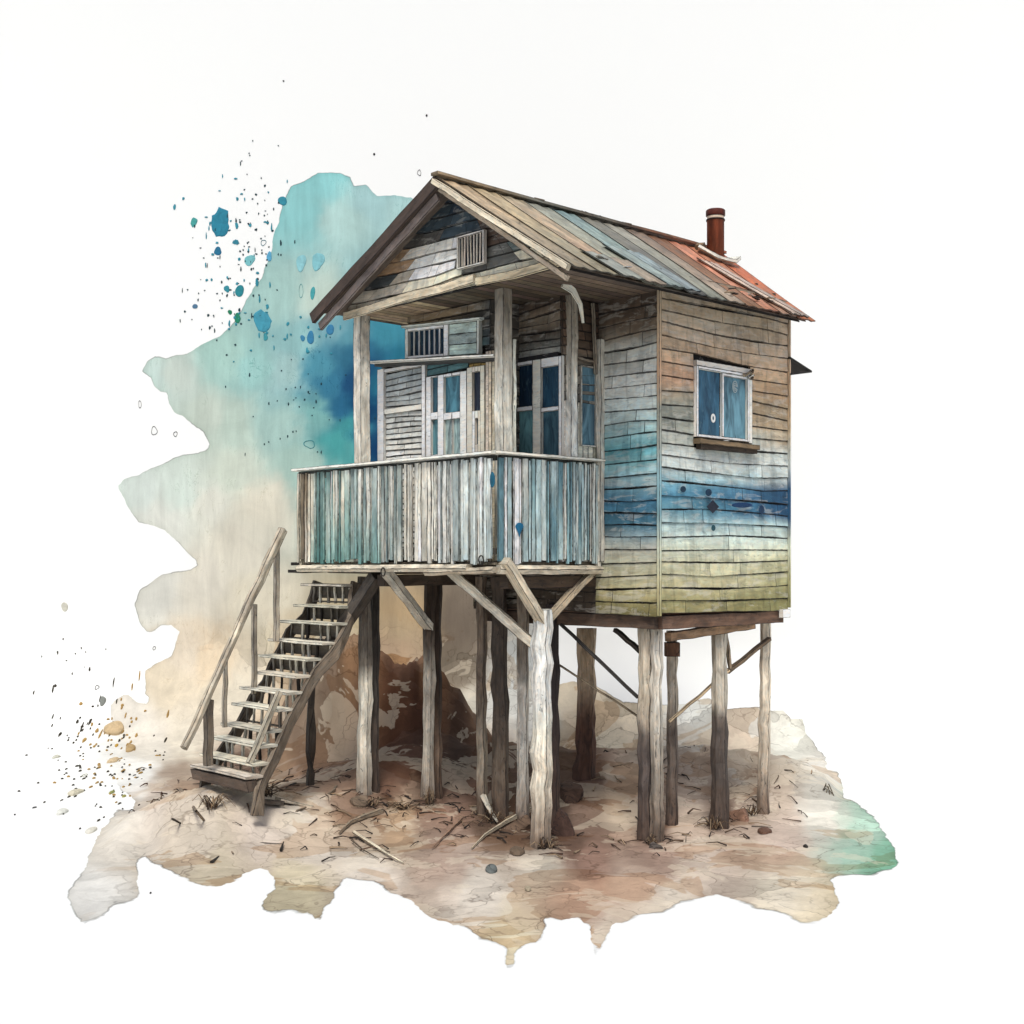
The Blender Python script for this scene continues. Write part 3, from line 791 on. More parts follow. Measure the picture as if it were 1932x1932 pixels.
# bargeboards
def rake(s0, z0, s1, z1, col, w, h, t, dz=0., name='bargeboard', n=8):
    mb = MB(); mb.beam([W(s0, t, z0+dz), W(s1, t, z1+dz)], w, h, col, n=n, jt=.006); return mb.build(name, M_WOOD, house)
rake(RS-.02, RZ, LS+.06, LZ-.03, (64, 52, 46), .04, .12, TF-.01, -.055)
rake(RS+.02, RZ-.1, LS+.0, LZ-.1, (132, 118, 112), .03, .09, TF+.05, -.075)
rake(RS+.03, RZ, ES, EZ, (212, 198, 170), .04, .055, TF-.012, -.035)
rake(RS-.02, RZ-.07, ES+.05, EZ-.07, (176, 158, 134), .03, .05, TF+.03, -.045)
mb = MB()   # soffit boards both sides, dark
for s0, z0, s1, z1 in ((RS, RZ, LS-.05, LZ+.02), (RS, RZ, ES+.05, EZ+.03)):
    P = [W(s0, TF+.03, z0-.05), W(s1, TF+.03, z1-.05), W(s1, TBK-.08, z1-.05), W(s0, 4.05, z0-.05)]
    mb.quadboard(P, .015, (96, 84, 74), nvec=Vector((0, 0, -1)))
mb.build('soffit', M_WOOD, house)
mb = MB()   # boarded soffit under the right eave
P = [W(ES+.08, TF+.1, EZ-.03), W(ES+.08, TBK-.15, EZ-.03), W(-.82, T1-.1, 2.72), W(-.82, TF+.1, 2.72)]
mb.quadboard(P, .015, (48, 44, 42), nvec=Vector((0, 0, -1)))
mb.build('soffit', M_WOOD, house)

# chimney
ct = Tsol(1350, .3); cb = W(.3, ct, roofz(.3)-.04)
r = .101
mb = MB()
mb.lathe(cb, [(-.1, r), (.46, r*1.0), (.463, r*1.03), (.475, r*1.03)], 20, lambda p: mixrgb((148, 72, 42), (92, 40, 24), .5+.5*nz2(p.x*14, p.z*3)))
ch_ = mb.build('chimney', M_RUST, house)
mb = MB(); mb.lathe(cb, [(.476, r*.98), (.515, r*.98)], 20, (206, 184, 160)); mb.build('pale_band', M_TRIM, ch_)
mb = MB(); mb.lathe(cb, [(.516, r*1.06), (.525, r*1.12), (.58, r*1.12), (.59, r*1.02)], 20, (88, 34, 24)); mb.build('cap', M_RUST, ch_)
mb = MB(); mb.lathe(cb, [(.462, r*1.09), (.477, r*1.09)], 20, (40, 22, 18)); mb.build('band', M_RUST, ch_)
mb = MB()
zc = roofz(.1)
mb.beam([W(.33, ct-.28, roofz(.33)+.06), W(.16, ct-.14, roofz(.16)+.03), W(.08, ct+.02, roofz(.08)+.045), W(.17, ct+.2, roofz(.17)+.08)], .14, .04, (222, 212, 190), jt=.004)
mb.beam([W(.38, ct-.2, roofz(.38)+.05), W(.42, ct-.12, roofz(.42)+.07)], .1, .05, (120, 96, 70))
mb.build('chimney_flashing', M_WOOD, house)

# small awning on the far wall
mb = MB()
mb.quadboard([W(-.84, T1, 2.24), W(-.84, T1+.42, 2.13), W(.2, T1+.42, 2.13), W(.2, T1, 2.24)], .02, (50, 46, 44), nvec=Vector((0, 0, 1)))
mb.beam([W(-.82, T1+.02, 2.05), W(-.82, T1+.38, 2.12)], .02, .02, (44, 40, 38))
mb.build('back_awning', M_WOOD, house)

# ------------------------------------------------------------------ porch posts
def post(mb, p0, p1, w, c, n=9, jt=.01, sides=6, rnd=.10, taper=None, up=A_):
    mb.beam([p0, p1], w, w, c, up=up, n=n, jt=jt, sides=sides, rnd=rnd, taper=taper)
def ppost(u, t, v0, v1, w, c, name='porch_post'):
    s = Ssol(u, t); mb = MB(); post(mb, W(s, t, Zf(v1, s, t)), W(s, t, Zf(v0, s, t)), w, c, sides=4, rnd=.05, jt=.006)
    return mb.build(name, M_LOG, house)
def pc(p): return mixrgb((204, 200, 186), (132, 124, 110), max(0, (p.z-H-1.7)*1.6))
ppost(683, .10, 592, 1060, .125, (198, 192, 178))
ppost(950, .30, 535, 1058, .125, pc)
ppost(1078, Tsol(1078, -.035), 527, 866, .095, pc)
ppost(1133, 1.40, 640, 1060, .06, (206, 202, 188))
ppost(968, .42, 640, 1060, .05, (206, 196, 180))

# ------------------------------------------------------------------ deck
DS = 3.26
mb = MB()
s = .02
while s < DS-.05:
    e = min(DS-.02, s+.11); tb = TA if s > 1.95 else T0
    tb = .95 if s > 1.95 else T0-.01
    P = [W(s+.003, .02, -.0), W(e-.003, .02, -.0), W(e-.003, tb, -.0), W(s+.003, tb, -.0)]
    mb.quadboard(P, .03, jit((150, 138, 118), 14), nvec=Vector((0, 0, 1))); s = e
deck = mb.build('deck', M_WOOD, house)
def beamp(name, pts, w, h, c, parent=house, n=8, jt=.008, mat=M_LOG, sides=6, rnd=.08, up=Vector((0, 0, 1)), taper=None):
    mb = MB(); mb.beam(pts, w, h, c, n=n, jt=jt, sides=sides, rnd=rnd, up=up, taper=taper); return mb.build(name, mat, parent)
beamp('rim_beam', [W(DS, -.02, -.075), W(.35, -.02, -.06)], .10, .09, (210, 198, 174))
beamp('rim_beam', [W(1.0, -.03, -.105), W(-.02, -.03, -.075)], .07, .07, (186, 172, 148))
beamp('rim_beam', [W(-.03, .0, -.07), W(-.03, T0, -.08)], .08, .1, (198, 186, 162))
beamp('rim_beam', [W(3.25, .0, -.08), W(3.25, .92, -.08)], .08, .09, (92, 80, 68))
for t in (.35, .75, 1.1):
    beamp('joist', [W(3.2 if t < .9 else 1.9, t, -.085), W(.03, t, -.085)], .07, .1, (92, 80, 66), n=4)
for u, v, L in ((560, 1064, .32), (560, 1078, .42)):
    s_ = 3.2; z_ = Zf(v, s_, 0)
    beamp('beam_end', [W(3.15, .06, z_), W(3.3+L*.6, .04, z_)], .03, .035, (34, 30, 28), n=3, sides=4, rnd=.02)
# ring bolts on rim
for u, v in ((907, 1057), (722, 1079)):
    s_ = Ssol(u, -.09); z_ = Zf(v, s_, -.09); mb = MB(); c0 = W(s_, -.085, z_)
    pth = [c0+A_*(math.cos(k/10*6.283)*.035)+Vector((0, 0, math.sin(k/10*6.283)*.045)) for k in range(11)]
    mb.beam(pth, .014, .014, (36, 32, 30), up=NF, sides=5, inked=False); mb.build('ring_bolt', M_RUST, house)

# railing: front and side of vertical boards
def rail_colour(a, side):
    if side: base = [(196, 200, 192), (172, 192, 192), (120, 158, 164), (206, 206, 196), (148, 172, 174), (86, 126, 138)]
    else:
        if a > 2.95: base = [(176, 168, 146), (128, 112, 88), (206, 198, 180)]
        elif a > 2.2: base = [(176, 188, 178), (126, 154, 146), (204, 204, 192), (96, 128, 124), (190, 182, 162)]
        elif a > 1.3: base = [(190, 196, 186), (140, 160, 156), (206, 204, 192), (112, 132, 132)]
        elif a > .8: base = [(208, 204, 190), (170, 166, 152), (214, 210, 196)]
        else: base = [(200, 206, 200), (156, 170, 168), (210, 208, 198), (180, 190, 186)]
    return random.choice(base)
def slats(a0, a1, pt, nrm, side):
    mb = MB(); a = a0
    while a < a1-.01:
        w_ = random.choice([.032, .045, .06, .075, .05, .038, .09]); e = min(a1, a+w_)
        if a1-e < .03: e = a1
        c = rail_colour(a, side); c2 = rail_colour(a, side); teal = (44, 112, 108) if not side else (52, 104, 122)
        low = (not side and 1.7 < a < 2.9)
        def cf(p, c=c, c2=c2, low=low):
            zr = p.z-H; k = mixrgb(c, c2, .5+.5*math.sin(zr*4+p.x*9))
            if low: k = mixrgb(k, teal, max(0, .6-zr*1.0)*.9)
            return k
        zb = random.uniform(-.03, .03); zt = 1.0+random.uniform(-.02, .0); o_ = random.choice([0, .008, .016, .022])
        g = random.choice([.001, .002, .004, .007]); sk = random.uniform(-.006, .006)
        N = 5
        for q in range(N):
            z0_, z1_ = zb+(zt-zb)*q/N, zb+(zt-zb)*(q+1)/N
            pass
        path = [pt((a+e)/2+sk*math.sin(q*1.3), zb+(zt-zb)*q/6)+nrm*o_ for q in range(7)]
        mb.beam(path, e-a-2*g, .018, cf, up=nrm, j=random.uniform(.86, 1.1), jt=.0015)
        a = e
    return mb
mb = slats(.0, DS, lambda a, z: W(a, -.03, z), NF, False)
rl = mb.build('railing', M_WOOD, house); rl['label'] = 'front railing of close upright boards'
mb = slats(.0, T0-.02, lambda a, z: W(-.03, a, z), NS, True)
rs = mb.build('railing', M_WOOD, house); rs['label'] = 'side railing of blue grey upright boards'
mb = MB(); mb.beam([W(DS+.04, -.045, 1.035), W(-.05, -.045, 1.03)], .11, .028, (224, 220, 206), n=10, jt=.005)
mb.build('top_rail', M_TRIM, rl)
mb = MB(); mb.beam([W(DS+.0, -.0, .99), W(-.0, -.0, .985)], .05, .05, (60, 62, 60), n=6); mb.build('back_batten', M_WOOD, rl)
mb = MB(); mb.beam([W(DS, .0, .1), W(0, 0, .1)], .04, .06, (90, 84, 74), n=6)
mb.build('back_batten', M_WOOD, rl)
mb = MB(); mb.beam([W(-.05, -.09, 1.03), W(-.05, T0, 1.03)], .10, .028, (220, 216, 202), n=8, jt=.005)
mb.build('top_rail', M_TRIM, rs)
mb = MB(); mb.beam([W(-.0, 0.05, .99), W(-.0, T0-.06, .985)], .05, .05, (60, 62, 60), n=6); mb.build('back_batten', M_WOOD, rs)
mb = MB(); mb.beam([W(0, .05, .1), W(0, T0-.06, .1)], .04, .06, (90, 84, 74), n=6)
mb.build('back_batten', M_WOOD, rs)
mb = MB(); mb.beam([W(DS-.04, .0, -.05), W(DS-.04, .0, 1.0)], .05, .05, (170, 160, 140), up=A_)
mb.beam([W(DS-.02, .04, .98), W(DS-.02, .9, .98)], .05, .03, (160, 150, 130)); mb.beam([W(DS-.02, .04, .5), W(DS-.02, .9, .5)], .04, .03, (120, 112, 96)); mb.beam([W(DS-.04, .9, -.05), W(DS-.04, .9, 1.)], .05, .05, (120, 112, 96), up=A_)
mb.build('end_rail', M_WOOD, rl)
mb = MB(); mb.beam([W(-.03, T0-.05, -.08), W(-.03, T0-.05, 1.02)], .06, .05, (214, 210, 196), up=A_, n=8, jt=.004)
mb.build('newel', M_TRIM, rs)

def spot(parent, pt, u, v, rx, ry, c, tail=0., dia=False):
    """dried paint drop on a wall; pt(u, v) gives the place on that wall"""
    N = 4 if dia else 14; P = []
    for k in range(N):
        a = k/N*6.283; yy = math.sin(a)*ry; P.append(pt(u+math.cos(a)*rx*(1 if not tail or yy < 0 else max(.15, 1-yy/ry*.8)), v+yy+(tail*max(0, yy/ry)**2)))
    n = (P[1]-P[0]).cross(P[2]-P[0]).normalized(); n = n if n.y < 0 else -n
    me = bpy.data.meshes.new('paint_spot'); po = parent_loc(parent); c0 = sum(P, Vector())/N
    vs = [p-po for p in P]+[p+n*.004+(c0-p)*.12-po for p in P]+[c0+n*.006-po]
    me.from_pydata([tuple(q) for q in vs], [], [(k, (k+1) % N, N+(k+1) % N, N+k) for k in range(N)]+[(N+k, N+(k+1) % N, 2*N) for k in range(N)])
    me.materials.append(plain_mat('spot_paint', lin(c), .7, .25, 20)); o = bpy.data.objects.new('paint_spot', me); COL.objects.link(o); o.parent = parent
def onside(u, v): a = Tsol(u, -.845); return W(-.845, a, Zf(v, -.845, a))
def onrail(u, v): s_ = Ssol(u, -.072); return W(s_, -.072, Zf(v, s_, -.072))
def onrails(u, v): a = Tsol(u, -.072); return W(-.072, a, Zf(v, -.072, a))
for q in ((1289, 923, 5.5, 6, (24, 52, 72)), (1337, 929, 6, 7, (22, 50, 74)), (1345, 956, 12, 13, (34, 40, 54)), (1437, 962, 5, 9, (26, 54, 84)), (1346, 996, 4, 6, (40, 80, 90)), (1400, 953, 20, 5, (18, 56, 96))):
    spot(sw, onside, *q, dia=q[2] == 12)
spot(rl, onrail, 929, 905, 5, 15, (30, 96, 120)); spot(rs, onrails, 980, 994, 8, 8, (34, 104, 140), tail=12.)
# ------------------------------------------------------------------ under body
mb = MB()
mb.quadboard([W(-.78, T0+.05, -.5), W(1.93, T0+.05, -.5), W(1.93, T1-.02, -.5), W(-.78, T1-.02, -.5)], .03, (60, 46, 36), nvec=Vector((0, 0, -1)))
mb.build('floor_underside', M_WOOD, house)
rb = (98, 72, 56)
beamp('floor_beam', [W(-.7, T0+.08, -.6), W(-.72, T1-.05, -.6)], .14, .13, rb, sides=4, rnd=.05)
beamp('floor_beam', [W(-.72, T0+.1, -.60), W(1.85, T0+.1, -.60)], .14, .13, (84, 66, 54), sides=4, rnd=.05)
beamp('floor_beam', [W(-.72, T1-.2, -.60), W(1.85, T1-.2, -.60)], .14, .13, (96, 70, 54), sides=4, rnd=.05)
beamp('floor_beam', [W(1.8, T0+.1, -.60), W(1.8, T1-.2, -.60)], .14, .13, (84, 64, 50), sides=4, rnd=.05)
beamp('floor_beam', [at(1260, 1202, 12.75), at(1420, 1178, 13.6)], .08, .09, (150, 116, 84), sides=4, rnd=.05)
mb = MB(); mb.beam([W(-.83, T1-.02, -.56), W(-.83, T1-.16, -.56)], .05, .09, (226, 220, 208)); mb.build('beam_cap', M_TRIM, house)
beamp('floor_beam', [W(.1, .2, -.2), W(.1, T1-.3, -.2)], .12, .12, (80, 64, 50), sides=4, rnd=.05)
beamp('floor_beam', [W(1.9, .1, -.2), W(1.9, T0+.2, -.2)], .12, .12, (72, 60, 50), sides=4, rnd=.05)

# ------------------------------------------------------------------ piles
def pile(ub, vb, Y, ut, vt, w, ctop, cbot, label=None, flare=1.25, zmix=(.7, 1.4), sides=6):
    p0 = at(ub, vb, Y); p0.z = -.12; p1 = at(ut, vt, Y)
    def cf(p):
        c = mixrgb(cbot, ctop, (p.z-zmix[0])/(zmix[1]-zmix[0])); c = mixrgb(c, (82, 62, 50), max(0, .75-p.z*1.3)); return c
    mb = MB()
    mb.beam([p0, p1], w, w*.9, cf, up=Vector((0, 1, 0)), n=14, jt=.009, sides=sides, rnd=.15, taper=lambda f: 1+(flare-1)*max(0, 1-f*4))
    o = mb.build('pile', M_LOG, house, origin=(p0.x, p0.y, 0))
    if label: o['label'] = label
    return o
PALE = (206, 200, 184); DK = (66, 54, 46); MID = (150, 138, 120)
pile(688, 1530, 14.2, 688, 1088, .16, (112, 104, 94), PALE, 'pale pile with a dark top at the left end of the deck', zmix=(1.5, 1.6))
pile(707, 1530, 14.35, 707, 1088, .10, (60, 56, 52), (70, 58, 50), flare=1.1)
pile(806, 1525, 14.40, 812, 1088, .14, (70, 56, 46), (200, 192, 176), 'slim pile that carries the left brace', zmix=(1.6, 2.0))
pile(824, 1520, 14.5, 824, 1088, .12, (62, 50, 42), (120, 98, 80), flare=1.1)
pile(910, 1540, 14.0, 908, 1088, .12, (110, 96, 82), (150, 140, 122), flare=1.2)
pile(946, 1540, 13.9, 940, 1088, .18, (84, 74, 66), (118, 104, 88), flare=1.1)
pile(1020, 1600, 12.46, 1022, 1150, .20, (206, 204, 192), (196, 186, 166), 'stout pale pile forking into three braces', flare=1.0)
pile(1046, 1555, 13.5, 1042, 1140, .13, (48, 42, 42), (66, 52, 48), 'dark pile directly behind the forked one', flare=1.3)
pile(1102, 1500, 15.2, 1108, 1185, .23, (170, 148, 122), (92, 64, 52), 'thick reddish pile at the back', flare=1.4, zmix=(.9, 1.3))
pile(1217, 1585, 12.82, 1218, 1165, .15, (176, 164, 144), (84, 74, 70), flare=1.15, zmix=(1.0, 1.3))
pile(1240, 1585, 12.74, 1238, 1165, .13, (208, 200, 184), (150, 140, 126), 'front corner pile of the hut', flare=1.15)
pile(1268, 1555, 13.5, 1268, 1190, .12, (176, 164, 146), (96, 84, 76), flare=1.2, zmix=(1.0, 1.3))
pile(1357, 1560, 13.4, 1357, 1180, .17, (196, 186, 168), (84, 74, 68), 'pile with a dark foot under the side wall', flare=1.6, zmix=(1.15, 1.25))  # colour steps darker towards the foot
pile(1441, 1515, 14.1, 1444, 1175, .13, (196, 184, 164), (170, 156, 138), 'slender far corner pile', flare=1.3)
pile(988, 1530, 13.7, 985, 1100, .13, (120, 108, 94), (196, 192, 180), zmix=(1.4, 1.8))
mb = MB(); mb.beam([at(1268, 1212, 13.45), at(1268, 1238, 13.45)], .15, .15, (96, 66, 48), up=Vector((0, 1, 0))); mb.build('pile_collar', M_LOG, house)
# braces
def brace(u0, v0, y0, u1, v1, y1, w, c, n=6, jt=.008, label=None, sides=4, rnd=.08):
    mb = MB(); mb.beam([at(u0, v0, y0), at(u1, v1, y1)], w, w*.8, c, n=n, jt=jt, sides=sides, rnd=rnd); o = mb.build('brace', M_LOG, house)
    if label: o['label'] = label
brace(728, 1078, 13.25, 812, 1186, 14.42, .10, (208, 204, 190))
brace(850, 1078, 12.62, 1024, 1230, 12.52, .115, (206, 196, 174), n=8)
brace(952, 1058, 11.98, 1026, 1176, 12.46, .105, (198, 184, 158))
brace(1124, 1070, 12.98, 1026, 1178, 12.5, .085, (178, 160, 132))
brace(712, 1085, 13.6, 596, 1262, 14.2, .14, (74, 68, 62), n=7)
brace(1058, 1178, 13.4, 1204, 1316, 12.9, .035, (52, 50, 48))
brace(1056, 1255, 13.5, 1204, 1352, 13.1, .022, (128, 112, 88))
brace(1160, 1188, 13.2, 1210, 1230, 12.9, .05, (72, 64, 56))
brace(1452, 1205, 14.0, 1372, 1268, 13.5, .05, (120, 98, 74))
brace(1376, 1264, 13.5, 1262, 1362, 13.3, .035, (170, 148, 116))
brace(1276, 1175, 15.8, 1206, 1178, 15.6, .05, (84, 66, 50))
brace(1368, 1190, 13.45, 1378, 1262, 13.5, .04, (120, 104, 84))
brace(590, 1255, 14.35, 584, 1500, 14.35, .09, (74, 66, 58), label='thin dark upright under the stairs')

# ------------------------------------------------------------------ staircase
TR = [(574, 650, 1104), (560, 647, 1144), (529, 634, 1175), (512, 615, 1211), (494, 584, 1241), (484, 566, 1273), (459, 548, 1303),
      (444, 532, 1334), (424, 514, 1373), (404, 500, 1400), (384, 484, 1433), (367, 472, 1456)]
base = at(420, 1470, 12.9)
st = empty('staircase', (base.x, base.y, .45))
tag(st, 'steep crooked wooden staircase with log handrail up to the left end of the deck', 'staircase')
Lp, Rp = [], []
for i, (u0, u1, v) in enumerate(TR):
    f = i/11; Yc = 14.15-1.25*f
    um = (u0+u1)/2; pcn = at(um, v, Yc)
    # ends along A (left end lies farther)
    def along(u):
        k = (u-966)/F; return (pcn.x-k*pcn.y)/(k*A_.y-A_.x)
    l, r_ = pcn+A_*along(u0), pcn+A_*along(u1)
    Lp.append(l); Rp.append(r_)
    mb = MB()
    mb.beam([l+B_*.05, r_+B_*.05], .20, .028, jit((196, 190, 172), 10), n=4, jt=.006)
    tr = mb.build('tread', M_WOOD, st)
    # lattice riser boards under the nosing
    mb = MB(); nb = 6
    drop = .24 if i < 11 else .2
    ra, rb_ = l.lerp(r_, .04)+B_*.115-Vector((0, 0, .016)), l.lerp(r_, .96)+B_*.115-Vector((0, 0, .016))
    if i < 5: mb.quadboard([ra-Vector((0, 0, drop*.55)), rb_-Vector((0, 0, drop*.55)), rb_, ra], .012, (84, 78, 70), nvec=NF)
    mb.beam([l.lerp(r_, .03)+B_*.1-Vector((0, 0, drop*.78)), l.lerp(r_, .97)+B_*.1-Vector((0, 0, drop*.78))], .016, .02, (120, 112, 100), n=3, jt=.004)
    for k in range(nb):
        q = (k+.5)/nb+random.uniform(-.04, .04); a = l.lerp(r_, q)+B_*.1
        nx = random.uniform(-.03, .03)
        mb.beam([a-Vector((0, 0, .02)), a-Vector((0, 0, drop*.85))+A_*nx], random.uniform(.02, .05), .018, random.choice([(206, 202, 188), (196, 192, 178), (120, 114, 104), (44, 40, 38)]), up=B_, n=3, jt=.004)
    mb.build('riser', M_WOOD, tr)
Lp2 = [p+B_*.13-Vector((0, 0, .13)) for p in Lp]; Rp2 = [p+B_*.1-Vector((0, 0, .13)) for p in Rp]
for pts, c, w in ((Lp2, (96, 86, 74), .045), (Rp2, (104, 92, 78), .055)):
    mb = MB(); pp = [pts[0]+B_*.06+Vector((0, 0, .16))]+pts+[pts[-1]-Vector((0, 0, .25))-B_*.02]
    mb.beam(pp, w, .12, c, jt=.006, rnd=.08); mb.build('stringer', M_LOG, st)
mb = MB()
P0 = Lp[-1].copy(); P1 = Rp[-1].copy()
mb.quadboard([P0+Vector((0, 0, -.14))-B_*.02, P1+Vector((0, 0, -.14))-B_*.02, P1+Vector((0, 0, -.03))-B_*.05, P0+Vector((0, 0, -.03))-B_*.05], .12, (96, 80, 68), nvec=NF)
mb.build('base_board', M_WOOD, st)
# handrail log on the left
hr0, hr1 = at(533, 1000, 13.85), at(347, 1412, 12.5)
mb = MB(); mb.beam([hr0, hr1], .105, .105, lambda p: mixrgb((188, 176, 152), (122, 112, 98), .5+.5*nz2(p.z*3, p.x*3)), n=12, jt=.008, sides=7, rnd=.10, taper=.75)
mb.build('handrail', M_LOG, st)
for (u, v0, v1, Y, w) in ((522, 1035, 1210, 13.85, .05), (480, 1140, 1310, 13.65, .045), (425, 1232, 1372, 13.3, .04), (394, 1320, 1444, 12.85, .075)):
    mb = MB(); mb.beam([at(u, v0, Y), at(u-1, v1, Y)], w, w, (150, 140, 124) if w < .06 else (110, 98, 84), up=B_, n=5, jt=.006); mb.build('baluster', M_LOG, st)
mb = MB(); mb.beam([at(528, 1305, 12.95), at(470, 1440, 12.7)], .06, .05, (150, 142, 124), n=5, jt=.006); mb.build('loose_batten', M_LOG, st)
mb = MB(); mb.beam([at(515, 1310, 13.0), at(505, 1380, 12.9)], .04, .03, (110, 102, 90), n=4); mb.build('loose_batten', M_LOG, st)

# ------------------------------------------------------------------ paper ground + backdrop
OUT = [(775,372),(745,367),(712,372),(700,358),(690,350),(668,352),(660,335),(640,328),(600,325),(570,342),(550,352),(535,380),(525,420),(520,430),(512,470),(498,515),(478,545),(462,575),(450,598),(430,622),(414,634),(400,640),
(375,655),(352,668),(330,670),(312,678),(294,673),(280,682),(267,700),(284,712),(293,730),(303,739),(316,741),(318,762),(330,778),(345,783),(366,802),(385,815),(397,840),(388,850),(372,858),(355,857),(330,865),(300,878),(262,896),(236,904),(222,918),(232,940),(248,965),(262,985),(290,992),(312,998),(328,1015),(350,1038),(370,1055),(372,1066),(355,1075),(330,1078),(305,1086),(285,1098),(265,1115),
(253,1142),(264,1174),(279,1192),(291,1189),(304,1179),(323,1179),(338,1192),(331,1219),(323,1241),(301,1249),(273,1266),(275,1309),(282,1315),(279,1329),(257,1324),(242,1311),(231,1309),(209,1326),(211,1364),(198,1368),(154,1392),(161,1410),(180,1428),(200,1450),(230,1490),(256,1510),(250,1529),(222,1529),(213,1542),(196,1560),(176,1593),(172,1608),(161,1634),(127,1685),(132,1707),(145,1725),(152,1745),(194,1724),(216,1702),(238,1700),(260,1696),(259,1645),(259,1623),(273,1611),(284,1625),(317,1641),(347,1656),(385,1669),(411,1671),(440,1661),(473,1641),(490,1636),
(506,1643),(516,1661),(516,1677),(502,1693),(496,1709),(504,1717),(518,1721),(538,1718),(562,1721),(586,1721),(594,1733),(604,1736),(606,1725),(612,1711),(626,1701),(632,1681),(642,1669),(653,1658),(686,1660),(706,1663),(726,1673),(750,1687),(778,1703),(798,1721),(822,1737),(846,1741),(858,1755),(866,1743),(882,1751),(892,1757),(900,1771),(922,1776),(942,1781),(956,1787),(958,1801),(954,1819),(960,1830),(968,1821),(970,1801),(982,1787),(1002,1779),(1018,1779),(1025,1761),(1026,1731),(1042,1731),(1058,1739),(1082,1733),(1096,1731),(1102,1739),(1112,1743),(1116,1777),(1124,1799),(1134,1789),(1146,1757),
(1162,1733),(1175,1741),(1192,1731),(1236,1724),(1261,1716),(1283,1700),(1320,1696),(1353,1687),(1371,1691),(1397,1702),(1452,1716),(1481,1725),(1511,1737),(1544,1738),(1566,1727),(1579,1704),(1577,1682),(1566,1661),(1577,1652),(1606,1648),(1654,1648),(1683,1639),(1693,1623),(1687,1601),(1668,1571),(1650,1544),(1617,1516),(1591,1505),(1590,1483),(1580,1458),(1560,1452),(1558,1432),(1536,1403),(1522,1384),(1514,1357),(1494,1357),(1478,1339),(1456,1340),(1426,1335),(1371,1339),(1337,1317),(1302,1326),(1240,1330),(1203,1326),(1177,1326),(1128,1295),(1085,1285),(1054,1293),(1052,1247),(1050,1000),(1000,500)]
CT = [(680,760,26,78,116),(650,765,46,106,140),(620,725,60,124,152),(690,695,34,84,120),(684,672,52,112,142),(742,690,44,116,140),(705,780,22,66,104),(660,850,90,168,168),
(1040,1540,82,62,52),(1075,1590,104,80,66),(1050,1495,112,90,74),(930,1535,98,78,64),(690,1500,120,94,78),(1370,1535,112,90,76),(1235,1565,118,94,80),(1110,1485,114,86,70),(1440,1508,160,136,116),(780,1468,78,52,42),(740,1490,96,68,54),(860,1478,76,60,52),(735,1441,176,138,102),(690,1444,150,120,92),(640,1447,126,106,88),(790,1443,168,130,98),(600,1449,130,112,94),(810,1500,90,66,54),(590,1480,118,96,80),(480,1488,104,82,70),  # dark browns around pile feet: wash pigment with pooled shadow painted in
(600,340,150,212,212),(640,420,182,216,211),(560,400,150,210,210),(520,560,175,212,205),(600,560,200,220,208),(700,390,172,211,211),(760,420,175,210,208),(430,680,175,212,202),(330,700,205,218,208),(290,705,200,220,212),(400,780,205,218,205),(480,700,160,205,200),
(560,640,150,195,195),(620,620,130,180,190),(640,690,58,118,146),(662,725,35,82,122),(600,690,80,145,164),(540,700,165,200,198),(660,640,100,160,175),(730,620,70,146,166),(730,740,45,118,142),(712,840,22,62,102),(690,800,60,130,150),(660,800,70,150,155),(640,840,80,165,165),(600,780,130,185,182),(540,800,175,208,200),(450,800,195,215,202),(450,880,210,220,205),
(560,880,178,209,198),(640,900,120,180,176),(250,920,215,226,218),(350,920,212,225,215),(400,950,222,223,210),(300,990,224,227,217),(500,950,226,222,204),(450,1030,229,225,208),(380,1100,229,225,210),(290,1130,222,222,212),(500,1130,227,221,200),(400,1250,226,209,181),(350,1230,227,216,196),(320,1300,226,214,190),(240,1350,228,223,211),(200,1400,238,238,232),(280,1400,227,221,208),(260,1460,240,240,236),(350,1400,226,218,200),(450,1300,223,215,195),(560,1200,216,206,180),
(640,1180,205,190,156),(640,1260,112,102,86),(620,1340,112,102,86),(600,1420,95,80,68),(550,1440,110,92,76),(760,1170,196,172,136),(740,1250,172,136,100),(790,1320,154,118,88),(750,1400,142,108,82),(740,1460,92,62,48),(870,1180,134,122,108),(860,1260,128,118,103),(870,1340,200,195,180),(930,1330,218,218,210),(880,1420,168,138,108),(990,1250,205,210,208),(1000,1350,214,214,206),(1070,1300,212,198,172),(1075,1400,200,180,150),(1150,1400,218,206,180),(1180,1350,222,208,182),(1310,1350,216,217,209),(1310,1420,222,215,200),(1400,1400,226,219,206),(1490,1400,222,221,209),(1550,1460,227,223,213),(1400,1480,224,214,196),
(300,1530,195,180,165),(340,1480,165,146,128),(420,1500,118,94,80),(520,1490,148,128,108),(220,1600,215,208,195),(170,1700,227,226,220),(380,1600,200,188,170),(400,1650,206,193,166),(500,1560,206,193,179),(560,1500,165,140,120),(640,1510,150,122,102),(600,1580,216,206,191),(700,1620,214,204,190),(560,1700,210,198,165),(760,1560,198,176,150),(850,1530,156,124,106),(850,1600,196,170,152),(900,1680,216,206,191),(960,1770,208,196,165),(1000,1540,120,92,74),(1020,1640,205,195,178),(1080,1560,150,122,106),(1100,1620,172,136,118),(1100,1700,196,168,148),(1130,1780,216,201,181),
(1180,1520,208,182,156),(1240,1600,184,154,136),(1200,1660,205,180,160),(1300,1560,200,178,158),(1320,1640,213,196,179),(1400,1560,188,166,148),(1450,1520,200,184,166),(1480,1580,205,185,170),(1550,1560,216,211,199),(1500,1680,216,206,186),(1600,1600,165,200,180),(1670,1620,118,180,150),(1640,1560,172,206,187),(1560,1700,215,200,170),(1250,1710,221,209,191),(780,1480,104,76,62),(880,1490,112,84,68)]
OUTN = np.array(OUT, float)
